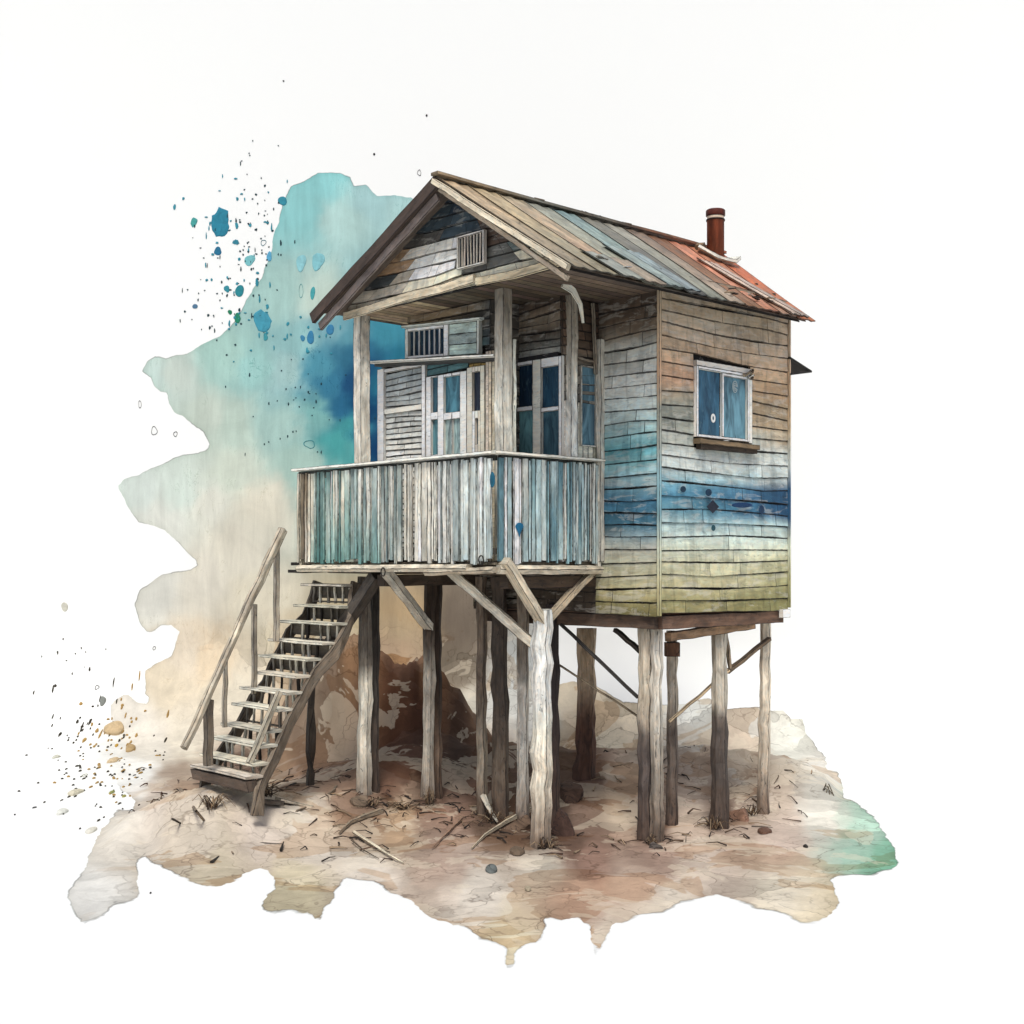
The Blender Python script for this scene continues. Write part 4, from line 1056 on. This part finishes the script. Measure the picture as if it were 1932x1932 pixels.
def poly_sd(P):
    """signed distance, positive inside, of points P (n,2) to the outline"""
    n = len(OUTN); d = np.full(len(P), 1e9); ins = np.zeros(len(P), bool)
    for i in range(n):
        a = OUTN[i]; b = OUTN[(i+1) % n]; e = b-a; w = P-a
        t = np.clip((w@e)/(e@e), 0, 1); q = w-np.outer(t, e); d = np.minimum(d, (q*q).sum(1))
        c1 = (a[1] > P[:, 1]) != (b[1] > P[:, 1])
        with np.errstate(divide='ignore', invalid='ignore'):
            xx = (b[0]-a[0])*(P[:, 1]-a[1])/(b[1]-a[1])+a[0]
        ins ^= c1 & (P[:, 0] < xx)
    d = np.sqrt(d); return np.where(ins, d, -d)
CTN = np.array(CT, float)
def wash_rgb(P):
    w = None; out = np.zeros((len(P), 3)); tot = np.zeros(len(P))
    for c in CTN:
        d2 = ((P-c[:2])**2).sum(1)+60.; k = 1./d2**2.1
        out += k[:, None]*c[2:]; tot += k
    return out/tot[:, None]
def fb(x, y, sc_, seed):
    r = np.zeros_like(x)
    rg = np.random.default_rng(seed)
    for o in range(5):
        k = 2**o*sc_; a = rg.uniform(0, 6.28, 6)
        r += (np.sin(x*k+a[0]+1.7*np.sin(y*k*.8+a[1]))*np.sin(y*k+a[2]+1.3*np.sin(x*k*.7+a[3])))/(1.6**o)
    return r/2.2
SEEDS = np.column_stack([RNG.uniform(100, 1720, 520), RNG.uniform(1090, 1840, 520)])
YB, RF = 20.0, 1.6      # backdrop distance, sweep radius
def build_paper(name, base, shape, hgt, sand_on):
    """base: (n,3) undisplaced points"""
    Y = np.maximum(base[:, 1], 2.0)
    u = 966+base[:, 0]/Y*F; v = 1060-(base[:, 2]-H)/Y*F
    P = np.column_stack([u, v])
    valid = (base[:, 1] > 4.)
    sdp = np.full(len(P), -900.); near = valid & (u > -200) & (u < 2200) & (v > 0) & (v < 2100)
    sdp[near] = poly_sd(P[near])
    vis = near & (sdp > -60)
    rgb = np.full((len(P), 3), 235.); vein = np.full(len(P), 1.)
    Q = P[vis].copy(); xx, yy = Q[:, 0]/60, Q[:, 1]/60
    Q[:, 0] += 24*fb(xx, yy, .9, 1)+8*fb(xx, yy, 4., 11); Q[:, 1] += 20*fb(xx, yy, .9, 2)+7*fb(xx, yy, 4., 12)
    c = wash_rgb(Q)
    # watercolour facets on the sand
    Q2 = Q.copy(); Q2[:, 0] += 12*fb(xx, yy, 1.7, 3); Q2[:, 1] += 9*fb(xx, yy, 1.7, 4)
    best = np.full(len(Q2), 1e9); sec = best.copy(); bi = np.zeros(len(Q2), int)
    for i, sd_ in enumerate(SEEDS):
        d = np.hypot(Q2[:, 0]-sd_[0], (Q2[:, 1]-sd_[1])*.8)
        l = d < best; sec = np.where(l, best, np.minimum(sec, d)); bi = np.where(l, i, bi); best = np.where(l, d, best)
    cs = wash_rgb(SEEDS)*RNG.uniform(.88, 1.09, len(SEEDS))[:, None]
    lowm = np.clip((Q[:, 1]-1150)/80, 0, 1)*np.clip((Q[:, 0]-330)/200+np.clip((Q[:, 1]-1470)/40, 0, 1), 0, 1)
    k = (lowm*.25)[:, None]
    c = c*(1-k)+cs[bi]*k
    low2 = np.clip((Q[:, 1]-1380)/60, 0, 1)[:, None]; gm = c.mean(1)[:, None]; c = c*(1-low2*.12)+gm*np.array([1.0, 1.0, .97])*low2*.12
    rgb[vis] = c; vein[vis] = (sec-best)*.006
    sand = np.zeros(len(P)); sand[vis] = lowm*.95
    px2m = Y/F
    sdm = np.clip(sdp, -60, 60)*px2m
    soft = np.zeros(len(P)); g = np.exp(-(((u-185)/45)**2+((v-1440)/65)**2)*1.1); soft = np.clip(g*1.8, 0, 1)
    z = base[:, 2].copy()
    if hgt is not None: z = z+hgt(base, np.clip(sdp/40, 0, 1))
    R, C_ = shape
    me = bpy.data.meshes.new(name)
    idx = np.arange(R*C_).reshape(R, C_)
    f = np.stack([idx[:-1, :-1], idx[:-1, 1:], idx[1:, 1:], idx[1:, :-1]], -1).reshape(-1, 4)
    me.from_pydata(np.column_stack([base[:, 0], base[:, 1], z]).tolist(), [], f.tolist())
    for nm, dat in (('sd', sdm), ('vein', vein), ('soft', soft), ('sand', sand)):
        at_ = me.attributes.new(nm, 'FLOAT', 'POINT'); at_.data.foreach_set('value', dat.astype(np.float32))
    rgb = np.clip(rgb, 0, 255)/255.; l = np.where(rgb <= .04045, rgb/12.92, ((rgb+.055)/1.055)**2.4)*ALB
    ca = me.color_attributes.new('Col', 'FLOAT_COLOR', 'POINT'); ca.data.foreach_set('color', np.column_stack([l, np.ones(len(l))]).astype(np.float32).ravel())
    me.polygons.foreach_set('use_smooth', [True]*len(me.polygons)); me.materials.append(M_PAPER)
    o = bpy.data.objects.new(name, me); COL.objects.link(o); tag(o, kind='structure'); return o
xs = np.concatenate([np.linspace(-40, -7.3, 12)[:-1], np.arange(-7.3, 7.0, .042), np.linspace(7.0, 40, 12)])
MOUNDS = [(-2.75, 17.0, 1.35, .45, .55), (-2.1, 17.3, 1.5, .5, .5), (-1.35, 17.15, 1.0, .6, .6), (-.75, 17.3, .62, .5, .5), (-3.15, 13.15, .46, .85, .75), (-2.2, 14.3, .22, 1.2, .9), (-.6, 16.2, .45, 2.2, 1.0), (2.6, 16.3, .32, 1.6, .9), (1.5, 15.0, .12, 1., .7), (-1.6, 15.2, .2, .9, .7), (3.6, 15.4, .12, 1., .8)]
def ground_h(x, y):
    h = np.zeros_like(x)
    for mx, my, mh, rx, ry in MOUNDS: h = h+mh*np.exp(-((x-mx)/rx)**2-((y-my)/ry)**2)
    return h*(1+.2*fb(x, y, 2.6, 8)+.09*fb(x, y, 9., 13))+.025*fb(x, y, 1.6, 9)+.012*fb(x, y, 5., 10)
def hfun(base, m): return ground_h(base[:, 0], base[:, 1])*m*(base[:, 1] < YB-RF)
ysg = np.concatenate([np.linspace(-12, 8.0, 8)[:-1], np.arange(8.0, YB-RF, .05), [YB-RF]])
gx, gy = np.meshgrid(xs, ysg)
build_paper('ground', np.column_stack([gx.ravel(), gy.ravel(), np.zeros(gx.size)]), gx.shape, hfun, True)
prof = [(YB-RF+RF*math.sin(a), RF-RF*math.cos(a)) for a in np.linspace(0, math.pi/2, 40)]+[(YB, z) for z in np.arange(RF+.05, 10.2, .05)]+[(YB, z) for z in (11, 13, 16, 20)]
pr = np.array(prof); gx, gi = np.meshgrid(xs, np.arange(len(pr)))
build_paper('sky', np.column_stack([gx.ravel(), pr[gi.ravel(), 0], pr[gi.ravel(), 1]]), gx.shape, None, False)
def hz(x, y):
    return float(ground_h(np.array([x]), np.array([y]))[0])

# ------------------------------------------------------------------ drops of paint
def paper_point(u, v):
    dx, dz = (u-966)/F, -(v-1060)/F
    if dz < 0:
        Y = -H/dz
        if Y <= YB-RF: return Vector((dx*Y, Y, 0)), Vector((0, 0, 1))
        lo, hi = YB-RF, YB
        for _ in range(40):
            m = (lo+hi)/2; s_ = min(1, (m-(YB-RF))/RF); zs = RF-RF*math.sqrt(max(0, 1-s_*s_))
            if H+dz*m > zs: lo = m
            else: hi = m
        Y = (lo+hi)/2; z = H+dz*Y
        if z < RF:
            a = math.asin(min(1, (Y-(YB-RF))/RF)); return Vector((dx*Y, Y, z)), Vector((0, -math.sin(a), math.cos(a)))
    return Vector((dx*YB, YB, H+dz*YB)), Vector((0, -1, 0))
DM = {}
def paint(c, ring=False):
    k = tuple(c)
    if k not in DM:
        DM[k] = plain_mat('dried_paint', lin(c), .7, .22, 9.)
    return DM[k]
def blob(mbm, u, v, rx, ry, ring=False, seed=0, spiky=.0):
    p, n = paper_point(u, v); sc_ = p.y/F; rnd_ = random.Random(seed)
    N = 22; hx = Vector((1, 0, 0)); hy = n.cross(hx).normalized()
    if hy.z < 0 or (abs(n.z) > .9 and hy.y < 0): hy = -hy
    fs = 1.9 if n.z > .3 else 1.; dome = (rx*sc_*.55 if n.z > .3 else .0)
    a1, a2, ph = rnd_.uniform(.05, .16), rnd_.uniform(.03, .12), rnd_.uniform(0, 6)
    rr = [1+a1*math.sin(2*k/N*6.283+ph)+a2*math.sin(3*k/N*6.283+ph*2)+spiky*rnd_.uniform(-.5, 1)*(k % 3 == 0) for k in range(N)]
    gz = Vector((0, 0, hz(p.x, p.y)*(1 if n.z > .9 else 0)))*(0 if n.z < .9 else 0)
    def pt(k, f, hgt): return p+hx*(math.cos(k/N*6.283)*rx*sc_*rr[k % N]*f)+hy*(math.sin(k/N*6.283)*ry*sc_*rr[k % N]*f*fs)+n*hgt
    i0 = len(mbm['v'])
    if ring:
        lw = max(.12, 1.3/max(rx, ry))
        for k in range(N): mbm['v'] += [pt(k, 1, .002), pt(k, 1-lw*.5, .009), pt(k, 1-lw, .002)]
        for k in range(N):
            a, b = i0+k*3, i0+((k+1) % N)*3
            mbm['f'] += [(a, b, b+1, a+1), (a+1, b+1, b+2, a+2), (a+2, b+2, b, a)]
    else:
        for k in range(N): mbm['v'] += [pt(k, 1, .001), pt(k, .93, .008+dome*.4), pt(k, .5, .011+dome*.85)]
        c0 = len(mbm['v']); mbm['v'].append(p+n*(.012+dome)); mbm['v'].append(p+n*.0005)
        for k in range(N):
            a, b = i0+k*3, i0+((k+1) % N)*3
            mbm['f'] += [(a, b, b+1, a+1), (a+1, b+1, b+2, a+2), (a+2, b+2, c0), (b, a, c0+1)]
    return p
def mk(mbm, name, mat, org):
    me = bpy.data.meshes.new(name); me.from_pydata([tuple(q-org) for q in mbm['v']], [], mbm['f']); me.materials.append(mat)
    bm = bmesh.new(); bm.from_mesh(me); bmesh.ops.recalc_face_normals(bm, faces=bm.faces); bm.to_mesh(me); bm.free()
    o = bpy.data.objects.new(name, me); o.location = org; COL.objects.link(o); return o
def drop(u, v, rx, ry, c, label, ring=False, group='paint drops beside the washes', spiky=0.):
    mbm = {'v': [], 'f': []}; p = blob(mbm, u, v, rx, ry, ring, int(u*7+v), spiky)
    o = mk(mbm, 'paint_ring' if ring else 'paint_drop', paint(c), p); tag(o, label, 'paint drop', group); return o
TB_ = (36, 126, 150)
drop(416, 421, 18, 25, (40, 130, 155), 'largest teal blue paint drop, ragged at its right edge, in the upper left', spiky=.22)
drop(366, 419, 6, 9, (70, 160, 155), 'small slanted sea-green drop just left of the largest ragged teal drop', spiky=.3)
drop(533, 379, 8, 9, (50, 140, 160), 'round teal drop touching the top left edge of the blue wash')
drop(411, 474, 7.5, 7.5, (34, 110, 145), 'squarish blue drop below the largest ragged teal drop')
drop(471, 491, 10, 10, (120, 190, 195), 'pale teal half-round drop left of the blue wash edge')
drop(445, 457, 5.5, 5, (50, 130, 150), 'small mottled teal drop lower right of the largest ragged drop', spiky=.2)
drop(497, 458, 5, 6, (60, 120, 135), 'small ring-shaped teal drop close to the upper left wash edge', ring=True)
drop(508, 484, 5, 9, (90, 165, 200), 'narrow sky blue drop on the left edge of the blue wash')
drop(428, 545, 5, 7, (50, 140, 155), 'small kidney-shaped teal drop left of the round dark teal one')
drop(452, 549, 9, 10.5, (38, 134, 145), 'round dark teal drop in the middle of the left splatter')
drop(368, 578, 4.5, 5, (80, 120, 150), 'lone slate blue dot at the far left of the upper splatter')
drop(448, 600, 6, 9, (30, 130, 100), 'green pointed drop at the notch of the blue wash', spiky=.2)
drop(434, 589, 4, 4.5, (30, 125, 90), 'small round green dot beside the green pointed drop')
drop(495, 606, 17, 19, (66, 150, 172), 'big fan-shaped blue drop inside the left arm of the wash', spiky=.15)
drop(501, 636, 4.5, 6.5, (60, 145, 155), 'small teal drop right below the big fan-shaped one')
drop(586, 637, 7, 12, (52, 125, 165), 'oval mid blue drop left of the house eave')
drop(571, 638, 4.5, 5.5, (60, 130, 165), 'tiny blue drop touching the oval mid blue one')
drop(623, 622, 8, 9, (55, 125, 165), 'heart-shaped blue drop nearest to the porch eave')
drop(568, 496, 9, 16, (140, 198, 205), 'faint arched drop high on the pale blue wash')
drop(600, 493, 11, 17, (130, 192, 200), 'faint curled drop next to the arched one on the pale blue wash', spiky=.1)
drop(568, 549, 4, 14, (120, 180, 180), 'thin leaf-shaped outline on the wash left of the eave', ring=True)
drop(590, 553, 4.5, 12, (70, 160, 165), 'slim teal leaf-shaped drop right at the tip of the eave')
drop(291, 813, 6, 8, (60, 64, 64), 'larger of the two black ink rings in the white notch', ring=True)
drop(331, 819, 4, 5, (60, 64, 64), 'smaller of the two black ink rings in the white notch', ring=True)
drop(264, 763, 3, 7, (40, 42, 42), 'narrow black ink ring left of the wash notch', ring=True)
drop(791, 326, 3.2, 6.5, (30, 34, 40), 'black elongated ink ring above the roof peak', ring=True)
drop(584, 838, 10, 8, (50, 140, 150), 'sketchy teal ring low on the wash left of the railing', ring=True)
drop(122, 1145, 6.5, 8.5, (200, 198, 184), 'lone grey beige drop at the upper end of the lower left splatter', group='tan drops on the lower left')
drop(194, 1323, 6, 5.5, (128, 132, 126), 'grey drop left of the beige wash corner', group='tan drops on the lower left')
drop(216, 1376, 18, 11, (200, 176, 138), 'large tan drop on the lower left wash corner', group='tan drops on the lower left')
drop(246, 1413, 9.5, 10, (176, 150, 108), 'dark tan drop with a small tail on the pale beige wash', group='tan drops on the lower left')
drop(214, 1436, 9, 13, (208, 186, 150), 'tan forked drop in the middle of the lower left splatter', group='tan drops on the lower left', spiky=.2)
drop(220, 1407, 3, 3.6, (190, 150, 60), 'tiny golden dot above the tan forked drop', group='tan drops on the lower left')
drop(106, 1429, 6, 8.5, (204, 204, 190), 'pale oval drop at the left rim of the lower splatter', group='tan drops on the lower left')
drop(142, 1497, 11, 13, (212, 206, 184), 'cream drop with two little horns in the lower left', group='tan drops on the lower left', spiky=.15)
drop(117, 1533, 10, 14, (226, 228, 220), 'very pale bent drop below the cream horned one', group='tan drops on the lower left')
drop(172, 1568, 8, 16, (222, 220, 208), 'pale almond-shaped drop at the left shore of the sand', group='tan drops on the lower left')
drop(160, 1463, 5, 7, (170, 172, 150), 'olive outlined ring among the lower left specks', ring=True, group='tan drops on the lower left')
drop(211, 1496, 4.5, 6, (150, 156, 96), 'small olive drop left of the sand mound', group='tan drops on the lower left')
drop(234, 1503, 3.5, 5, (160, 156, 90), 'tiny olive drop nearest to the sand mound', group='tan drops on the lower left')
drop(183, 1297, 4, 2.6, (50, 50, 46), 'flat black ring at the top of the lower splatter', ring=True, group='tan drops on the lower left')
drop(65, 1524, 3.4, 4, (40, 40, 46), 'small black ring at the far left', ring=True, group='tan drops on the lower left')
drop(291, 1223, 3, 4, (70, 74, 72), 'small black ring inside the white bay of the beige wash', ring=True, group='tan drops on the lower left')
drop(1442, 1570, 13, 10, (104, 76, 62), 'dark brown spot on the sand below the slender far pile', group='spots on the sand')
drop(1520, 1598, 5, 5, (50, 46, 42), 'small black spot on the sand right of the dark brown one', group='spots on the sand')
drop(975, 1608, 14, 14, (112, 96, 80), 'grey brown blot left of the foot of the forked pile', group='spots on the sand', spiky=.15)
drop(996, 1678, 6, 7, (176, 164, 140), 'faint tan spot on the front sand', group='spots on the sand')
def specks(name, label, spec, cols, mat):
    mbm = {'v': [], 'f': []}; rnd_ = random.Random(hash(label) % 1000 if False else len(label))
    for (cu, cv, su, sv, n, r0, r1) in spec:
        for k in range(n):
            u, v = rnd_.gauss(cu, su), rnd_.gauss(cv, sv)
            blob(mbm, u, v, rnd_.uniform(r0, r1), rnd_.uniform(r0, r1)*rnd_.choice([1, 1, 2.2]), False, k, .2)
    o = mk(mbm, name, mat, Vector((0, 0, 0))); tag(o, label, 'paint specks', kind='stuff'); return o
specks('paint_specks', 'fine dark teal specks sprayed left of the blue wash', [(470, 470, 32, 55, 70, .8, 2.3), (430, 590, 35, 28, 24, .8, 2.2), (560, 740, 60, 60, 40, .7, 1.6), (390, 520, 25, 50, 12, .8, 2.), (500, 300, 30, 30, 8, .8, 1.8)], None, paint((30, 62, 70)))
specks('paint_specks', 'fine brown black specks sprayed beside the sand on the lower left', [(190, 1430, 55, 60, 85, .9, 2.6), (120, 1400, 25, 90, 24, .8, 2.), (255, 1470, 35, 50, 30, .8, 2.), (150, 1250, 25, 40, 8, .8, 1.8)], None, paint((58, 54, 44)))
specks('paint_specks', 'fine ochre and olive specks among the tan drops on the lower left', [(215, 1430, 40, 45, 60, 1., 3.2), (250, 1370, 30, 40, 20, 1., 2.6)], None, paint((168, 136, 78)))
specks('paint_specks', 'small teal blue droplets around the largest ragged teal drop', [(450, 450, 45, 60, 40, 1., 3.4), (480, 610, 40, 30, 24, 1., 3.), (600, 640, 40, 30, 10, 1., 3.)], None, paint((52, 140, 158)))
for (u, v, r_, nm) in ((706, 291, 2.2, 'black dot above the left roof slope'), (535, 153, 1.6, 'topmost tiny black dot'), (805, 218, 2.0, 'black dot high above the roof peak'), (28, 1538, 1.6, 'leftmost tiny black dot'), (284, 1686, 1.6, 'black dot below the sand on the left')):
    drop(u, v, r_, r_, (36, 38, 42), nm, group='lone ink dots')

# ------------------------------------------------------------------ things on the sand
def rock(u, v, Y, rx, ry, rz, col, label, seed):
    rnd_ = random.Random(seed); bm = bmesh.new(); bmesh.ops.create_icosphere(bm, subdivisions=3, radius=1.)
    dirs = [(Vector((rnd_.gauss(0, 1), rnd_.gauss(0, 1), rnd_.gauss(0, 1))).normalized(), rnd_.uniform(.5, .82)) for _ in range(11)]
    for q in bm.verts:
        n = q.co.normalized(); k = 1.
        for d, lim in dirs:
            t = n.dot(d)
            if t*k > lim: k = lim/t
        q.co = Vector((n.x*rx*k, n.y*ry*k, n.z*rz*k))*(1+rnd_.uniform(-.015, .015))
    me = bpy.data.meshes.new('rock'); bm.to_mesh(me); bm.free(); me.materials.append(rock_mat('rock_stone', lin(col)))
    p = at(u, v, Y); o = bpy.data.objects.new('rock', me); COL.objects.link(o)
    o.location = (p.x, p.y, hz(p.x, p.y)+rz*.12); o.rotation_euler = (0, 0, rnd_.uniform(0, 3)); tag(o, label, 'rock', 'rocks under the house'); return o
rock(1080, 1510, 14.6, .2, .2, .22, (84, 66, 56), 'small brown rock at the foot of the thick reddish pile', 5)
rock(985, 1560, 13.3, .2, .16, .14, (110, 90, 74), 'small low rock left of the forked pile', 6)
rock(1062, 1570, 13.0, .16, .14, .26, (82, 62, 54), 'pointed dark rock right of the forked pile', 7)
rock(1395, 1540, 13.8, .16, .14, .16, (140, 108, 90), 'small reddish rock between the two far piles', 8)
rock(1236, 1590, 12.45, .10, .07, .06, (92, 84, 78), 'dark grey stone at the front corner pile', 9)
rock(680, 1530, 13.9, .14, .12, .10, (124, 108, 92), 'small grey stone in front of the leftmost pale pile', 10)
def flat_pebble(u, v, r_):
    p, n = paper_point(u, v); bm = bmesh.new(); bmesh.ops.create_uvsphere(bm, u_segments=20, v_segments=10, radius=1)
    for q in bm.verts: q.co = Vector((q.co.x*r_, q.co.y*r_*2.2, q.co.z*.045))
    me = bpy.data.meshes.new('pebble'); bm.to_mesh(me); bm.free(); me.materials.append(rock_mat('slate_pebble', lin((112, 118, 116))))
    for f in me.polygons: f.use_smooth = True
    o = bpy.data.objects.new('pebble', me); COL.objects.link(o); o.location = (p.x, p.y, hz(p.x, p.y)+.012)
    tag(o, 'round flat slate grey pebble on the pale front sand', 'pebble')
flat_pebble(927, 1641, .055)

def stick(pts, w, c, name, label, cat, h=None, taper=.3, sides=5, mat=M_LOG, group=None, lift=.03):
    P = []
    for (u, v, hh) in pts:
        # point lies hh above the sand
        Y = (H-hh)*F/max(v-1060, 10); q = at(u, v, Y)
        for _ in range(6):
            g = hz(q.x, q.y)*.9; Y = (H-hh-g)*F/(v-1060); q = at(u, v, Y)
        P.append(q)
    mb = MB(); mb.beam(P, w, h or w, c, sides=sides, rnd=.12, taper=taper); o = mb.build(name, mat, origin=P[0]); tag(o, label, cat, group); return o
G = 'driftwood on the sand'
stick([(664, 1405, .15), (655, 1450, .07), (630, 1490, .05), (600, 1515, .04), (560, 1530, .04), (540, 1566, .02)], .07, (120, 104, 86), 'driftwood_branch', 'long curved branch running from the leftmost pile down to the stairs', 'branch', group=G)
stick([(720, 1530, .04), (690, 1540, .04), (660, 1552, .04), (640, 1572, .03)], .07, (130, 114, 94), 'driftwood_branch', 'tapering branch lying in front of the leftmost pale pile', 'branch', group=G)
stick([(668, 1570, .05), (700, 1590, .04), (730, 1610, .03), (762, 1628, .02)], .045, (206, 190, 164), 'driftwood_branch', 'pale pointed stick with a black tip on the front sand', 'branch', group=G)
stick([(664, 1585, .04), (685, 1603, .03), (715, 1620, .02)], .02, (110, 96, 80), 'driftwood_branch', 'thin twig left of the pale pointed stick', 'branch', group=G)
stick([(340, 1490, .03), (370, 1530, .03), (405, 1572, .03), (440, 1610, .02)], .05, (120, 104, 86), 'driftwood_branch', 'straight branch lying down the left sand mound', 'branch', group=G)
stick([(325, 1545, .02), (370, 1570, .02), (430, 1588, .03), (500, 1590, .02), (535, 1592, .02)], .022, (64, 56, 48), 'driftwood_branch', 'thin dark twig across the left foreground', 'branch', group=G)
stick([(1002, 1527, .08), (985, 1535, .06), (955, 1550, .04), (915, 1575, .03), (890, 1600, .02)], .06, (196, 180, 152), 'driftwood_branch', 'light branch leaning left of the forked pile', 'branch', group=G)
stick([(906, 1490, .25), (925, 1530, .1), (938, 1550, .04)], .09, (196, 188, 170), 'driftwood_branch', 'short broken stake before the middle piles', 'branch', group=G)
stick([(870, 1545, .03), (845, 1570, .03), (815, 1600, .02)], .035, (150, 116, 92), 'driftwood_branch', 'brown stick on the reddish sand', 'branch', group=G)
stick([(487, 1512, .06), (520, 1514, .06), (527, 1515, .06)], .12, (84, 76, 68), 'driftwood_plank', 'short grey plank lying below the stairs', 'plank', h=.05, taper=1., sides=4, group=G)
stick([(524, 1508, .06), (560, 1516, .05), (590, 1522, .04)], .10, (178, 166, 146), 'driftwood_plank', 'pale plank end right of the short grey plank', 'plank', h=.04, taper=.5, sides=4, group=G)
for k, (u, v) in enumerate(((478, 1592), (530, 1604), (405, 1623))):
    stick([(u, v, .02), (u+5, v-16, .05)] if k < 2 else [(u-6, v+4, .01), (u+8, v-8, .02)], .035, (46, 42, 38), 'wood_chip', ('upright black chip left of the forked black chip', 'black chip at the right end of the thin dark twig', 'black chip on the pale sand below the straight branch')[k], 'chip', group=G)
mb = MB(); rl_ = random.Random(77)
spots_ = [(520, 1505, 90, 22, 60), (700, 1540, 60, 16, 40), (820, 1530, 60, 22, 36), (930, 1555, 60, 18, 40), (1035, 1590, 40, 20, 26), (1240, 1590, 50, 14, 24), (1370, 1555, 50, 16, 26), (1180, 1500, 130, 26, 40), (640, 1580, 140, 20, 30), (330, 1500, 50, 30, 26), (1450, 1520, 50, 20, 16)]
for cu, cv, su, sv, n in spots_:
    for k in range(n):
        u, v = rl_.gauss(cu, su), max(1445, rl_.gauss(cv, sv)); Y = H*F/(v-1060); q = at(u, v, Y); q.z = hz(q.x, q.y)*.97+.012
        a = rl_.uniform(0, 6.283); L = rl_.uniform(.05, .26); dv = Vector((math.cos(a), math.sin(a), 0))*L
        e = q+dv; e.z = hz(e.x, e.y)*.97+.012; m_ = (q+e)/2+Vector((rl_.uniform(-.02, .02), rl_.uniform(-.02, .02), rl_.uniform(0, .035)))
        w_ = rl_.uniform(.006, .018)
        mb.beam([q, m_, e], w_, w_, rl_.choice([(60, 48, 40), (96, 74, 56), (44, 38, 34), (150, 126, 98), (84, 60, 48)]), taper=.4, inked=False)
o = mb.build('twig_litter', M_WOOD); tag(o, 'fine dark twigs and bark litter scattered over the sand around the piles', 'litter', kind='stuff')
# little heap of sticks far right
mb = MB(); p = at(1560, 1495, 15.0); p.z = 0
for k in range(9):
    a = k*.7; mb.beam([p+Vector((math.cos(a)*.11, math.sin(a)*.11, 0)), p+Vector((math.cos(a+.5)*.02, math.sin(a+.5)*.02, .12+.03*(k % 3)))], .009, .009, (120, 108, 86), inked=False)
o = mb.build('stick_heap', M_WOOD, origin=p); tag(o, 'tiny pyramid of crossed twigs at the right edge of the sand', 'twigs')
# dry root tufts at the pile feet
def tuft(u, v, Y, n, r_, hh, label, seed):
    rnd_ = random.Random(seed); p = at(u, v, Y); p.z = hz(p.x, p.y); mb = MB()
    for k in range(n):
        a = rnd_.uniform(0, 6.28); q = rnd_.uniform(.3, 1)*r_
        b = p+Vector((rnd_.uniform(-.05, .05), rnd_.uniform(-.05, .05), rnd_.uniform(0, .03)))
        mb.beam([b, b+Vector((math.cos(a)*q*.5, math.sin(a)*q*.5, hh*rnd_.uniform(.3, 1))), b+Vector((math.cos(a)*q, math.sin(a)*q, hh*rnd_.uniform(-.1, .6)))], .012, .01, rnd_.choice([(110, 84, 60), (70, 54, 42), (150, 126, 96)]), taper=.3, inked=False)
    o = mb.build('dry_tuft', M_WOOD, origin=p); tag(o, label, 'dry tuft', 'dry tufts on the sand')
tuft(400, 1500, 12.75, 26, .26, .14, 'dry straw tuft under the lowest stair step', 1)
tuft(700, 1538, 13.85, 20, .22, .10, 'dry roots at the leftmost pale pile', 2)
tuft(810, 1480, 14.2, 18, .14, .2, 'dry roots on the brace-carrying slim pile', 3)
tuft(930, 1555, 13.6, 22, .22, .12, 'dry roots at the middle double pile', 4)
tuft(1030, 1590, 12.4, 18, .2, .10, 'dry roots at the forked pile', 5)
tuft(1350, 1560, 13.25, 18, .22, .14, 'dry roots at the dark-footed pile', 6)
tuft(1420, 1520, 14.0, 14, .2, .12, 'dry roots at the slender far pile', 7)
tuft(1230, 1600, 12.6, 14, .16, .08, 'dry roots at the front corner pile', 8)
tuft(505, 1500, 13.4, 18, .3, .12, 'dry straw right of the stair foot', 9)
tuft(760, 1545, 13.9, 16, .3, .08, 'dry straw in front of the red-brown boulder', 10)

# ------------------------------------------------------------------ light, world, camera
EL, AZ = 53, 4          # sun elevation, degrees left of straight behind the camera
d = Vector((-math.sin(math.radians(AZ))*math.cos(math.radians(EL)), -math.cos(math.radians(AZ))*math.cos(math.radians(EL)), math.sin(math.radians(EL))))
sun = bpy.data.lights.new('sun', 'SUN'); sun.energy = 2.3; sun.angle = math.radians(14); sun.color = (1, .985, .93)
so = bpy.data.objects.new('sun', sun); COL.objects.link(so); so.rotation_euler = (-d).to_track_quat('-Z', 'Y').to_euler(); so.location = d*30
w = bpy.data.worlds.new('World'); sc.world = w; w.use_nodes = True; nt = w.node_tree
sky = nt.nodes.new('ShaderNodeTexSky'); sky.sky_type = 'NISHITA'; sky.sun_disc = False
sky.sun_elevation = math.radians(EL); sky.sun_rotation = math.atan2(d.x, d.y); sky.dust_density = 3.; sky.air_density = .7; sky.ozone_density = .6
bg = nt.nodes['Background']; bg.inputs['Strength'].default_value = .125; nt.links.new(sky.outputs[0], bg.inputs[0])
cam = bpy.data.cameras.new('camera'); co = bpy.data.objects.new('camera', cam); COL.objects.link(co)
co.location = (0, 0, H); co.rotation_euler = (math.pi/2, 0, 0)
cam.sensor_width = 36; cam.lens = 36*F/1932; cam.shift_y = (1060-966)/1932; cam.clip_end = 200
sc.camera = co
try:
    sc.cycles.max_bounces = 4; sc.cycles.diffuse_bounces = 3; sc.cycles.glossy_bounces = 2; sc.cycles.caustics_reflective = False; sc.cycles.caustics_refractive = False
except Exception: pass
sc.view_settings.view_transform = 'Standard'; sc.view_settings.look = 'None'; sc.view_settings.exposure = 0.0; sc.view_settings.gamma = 1
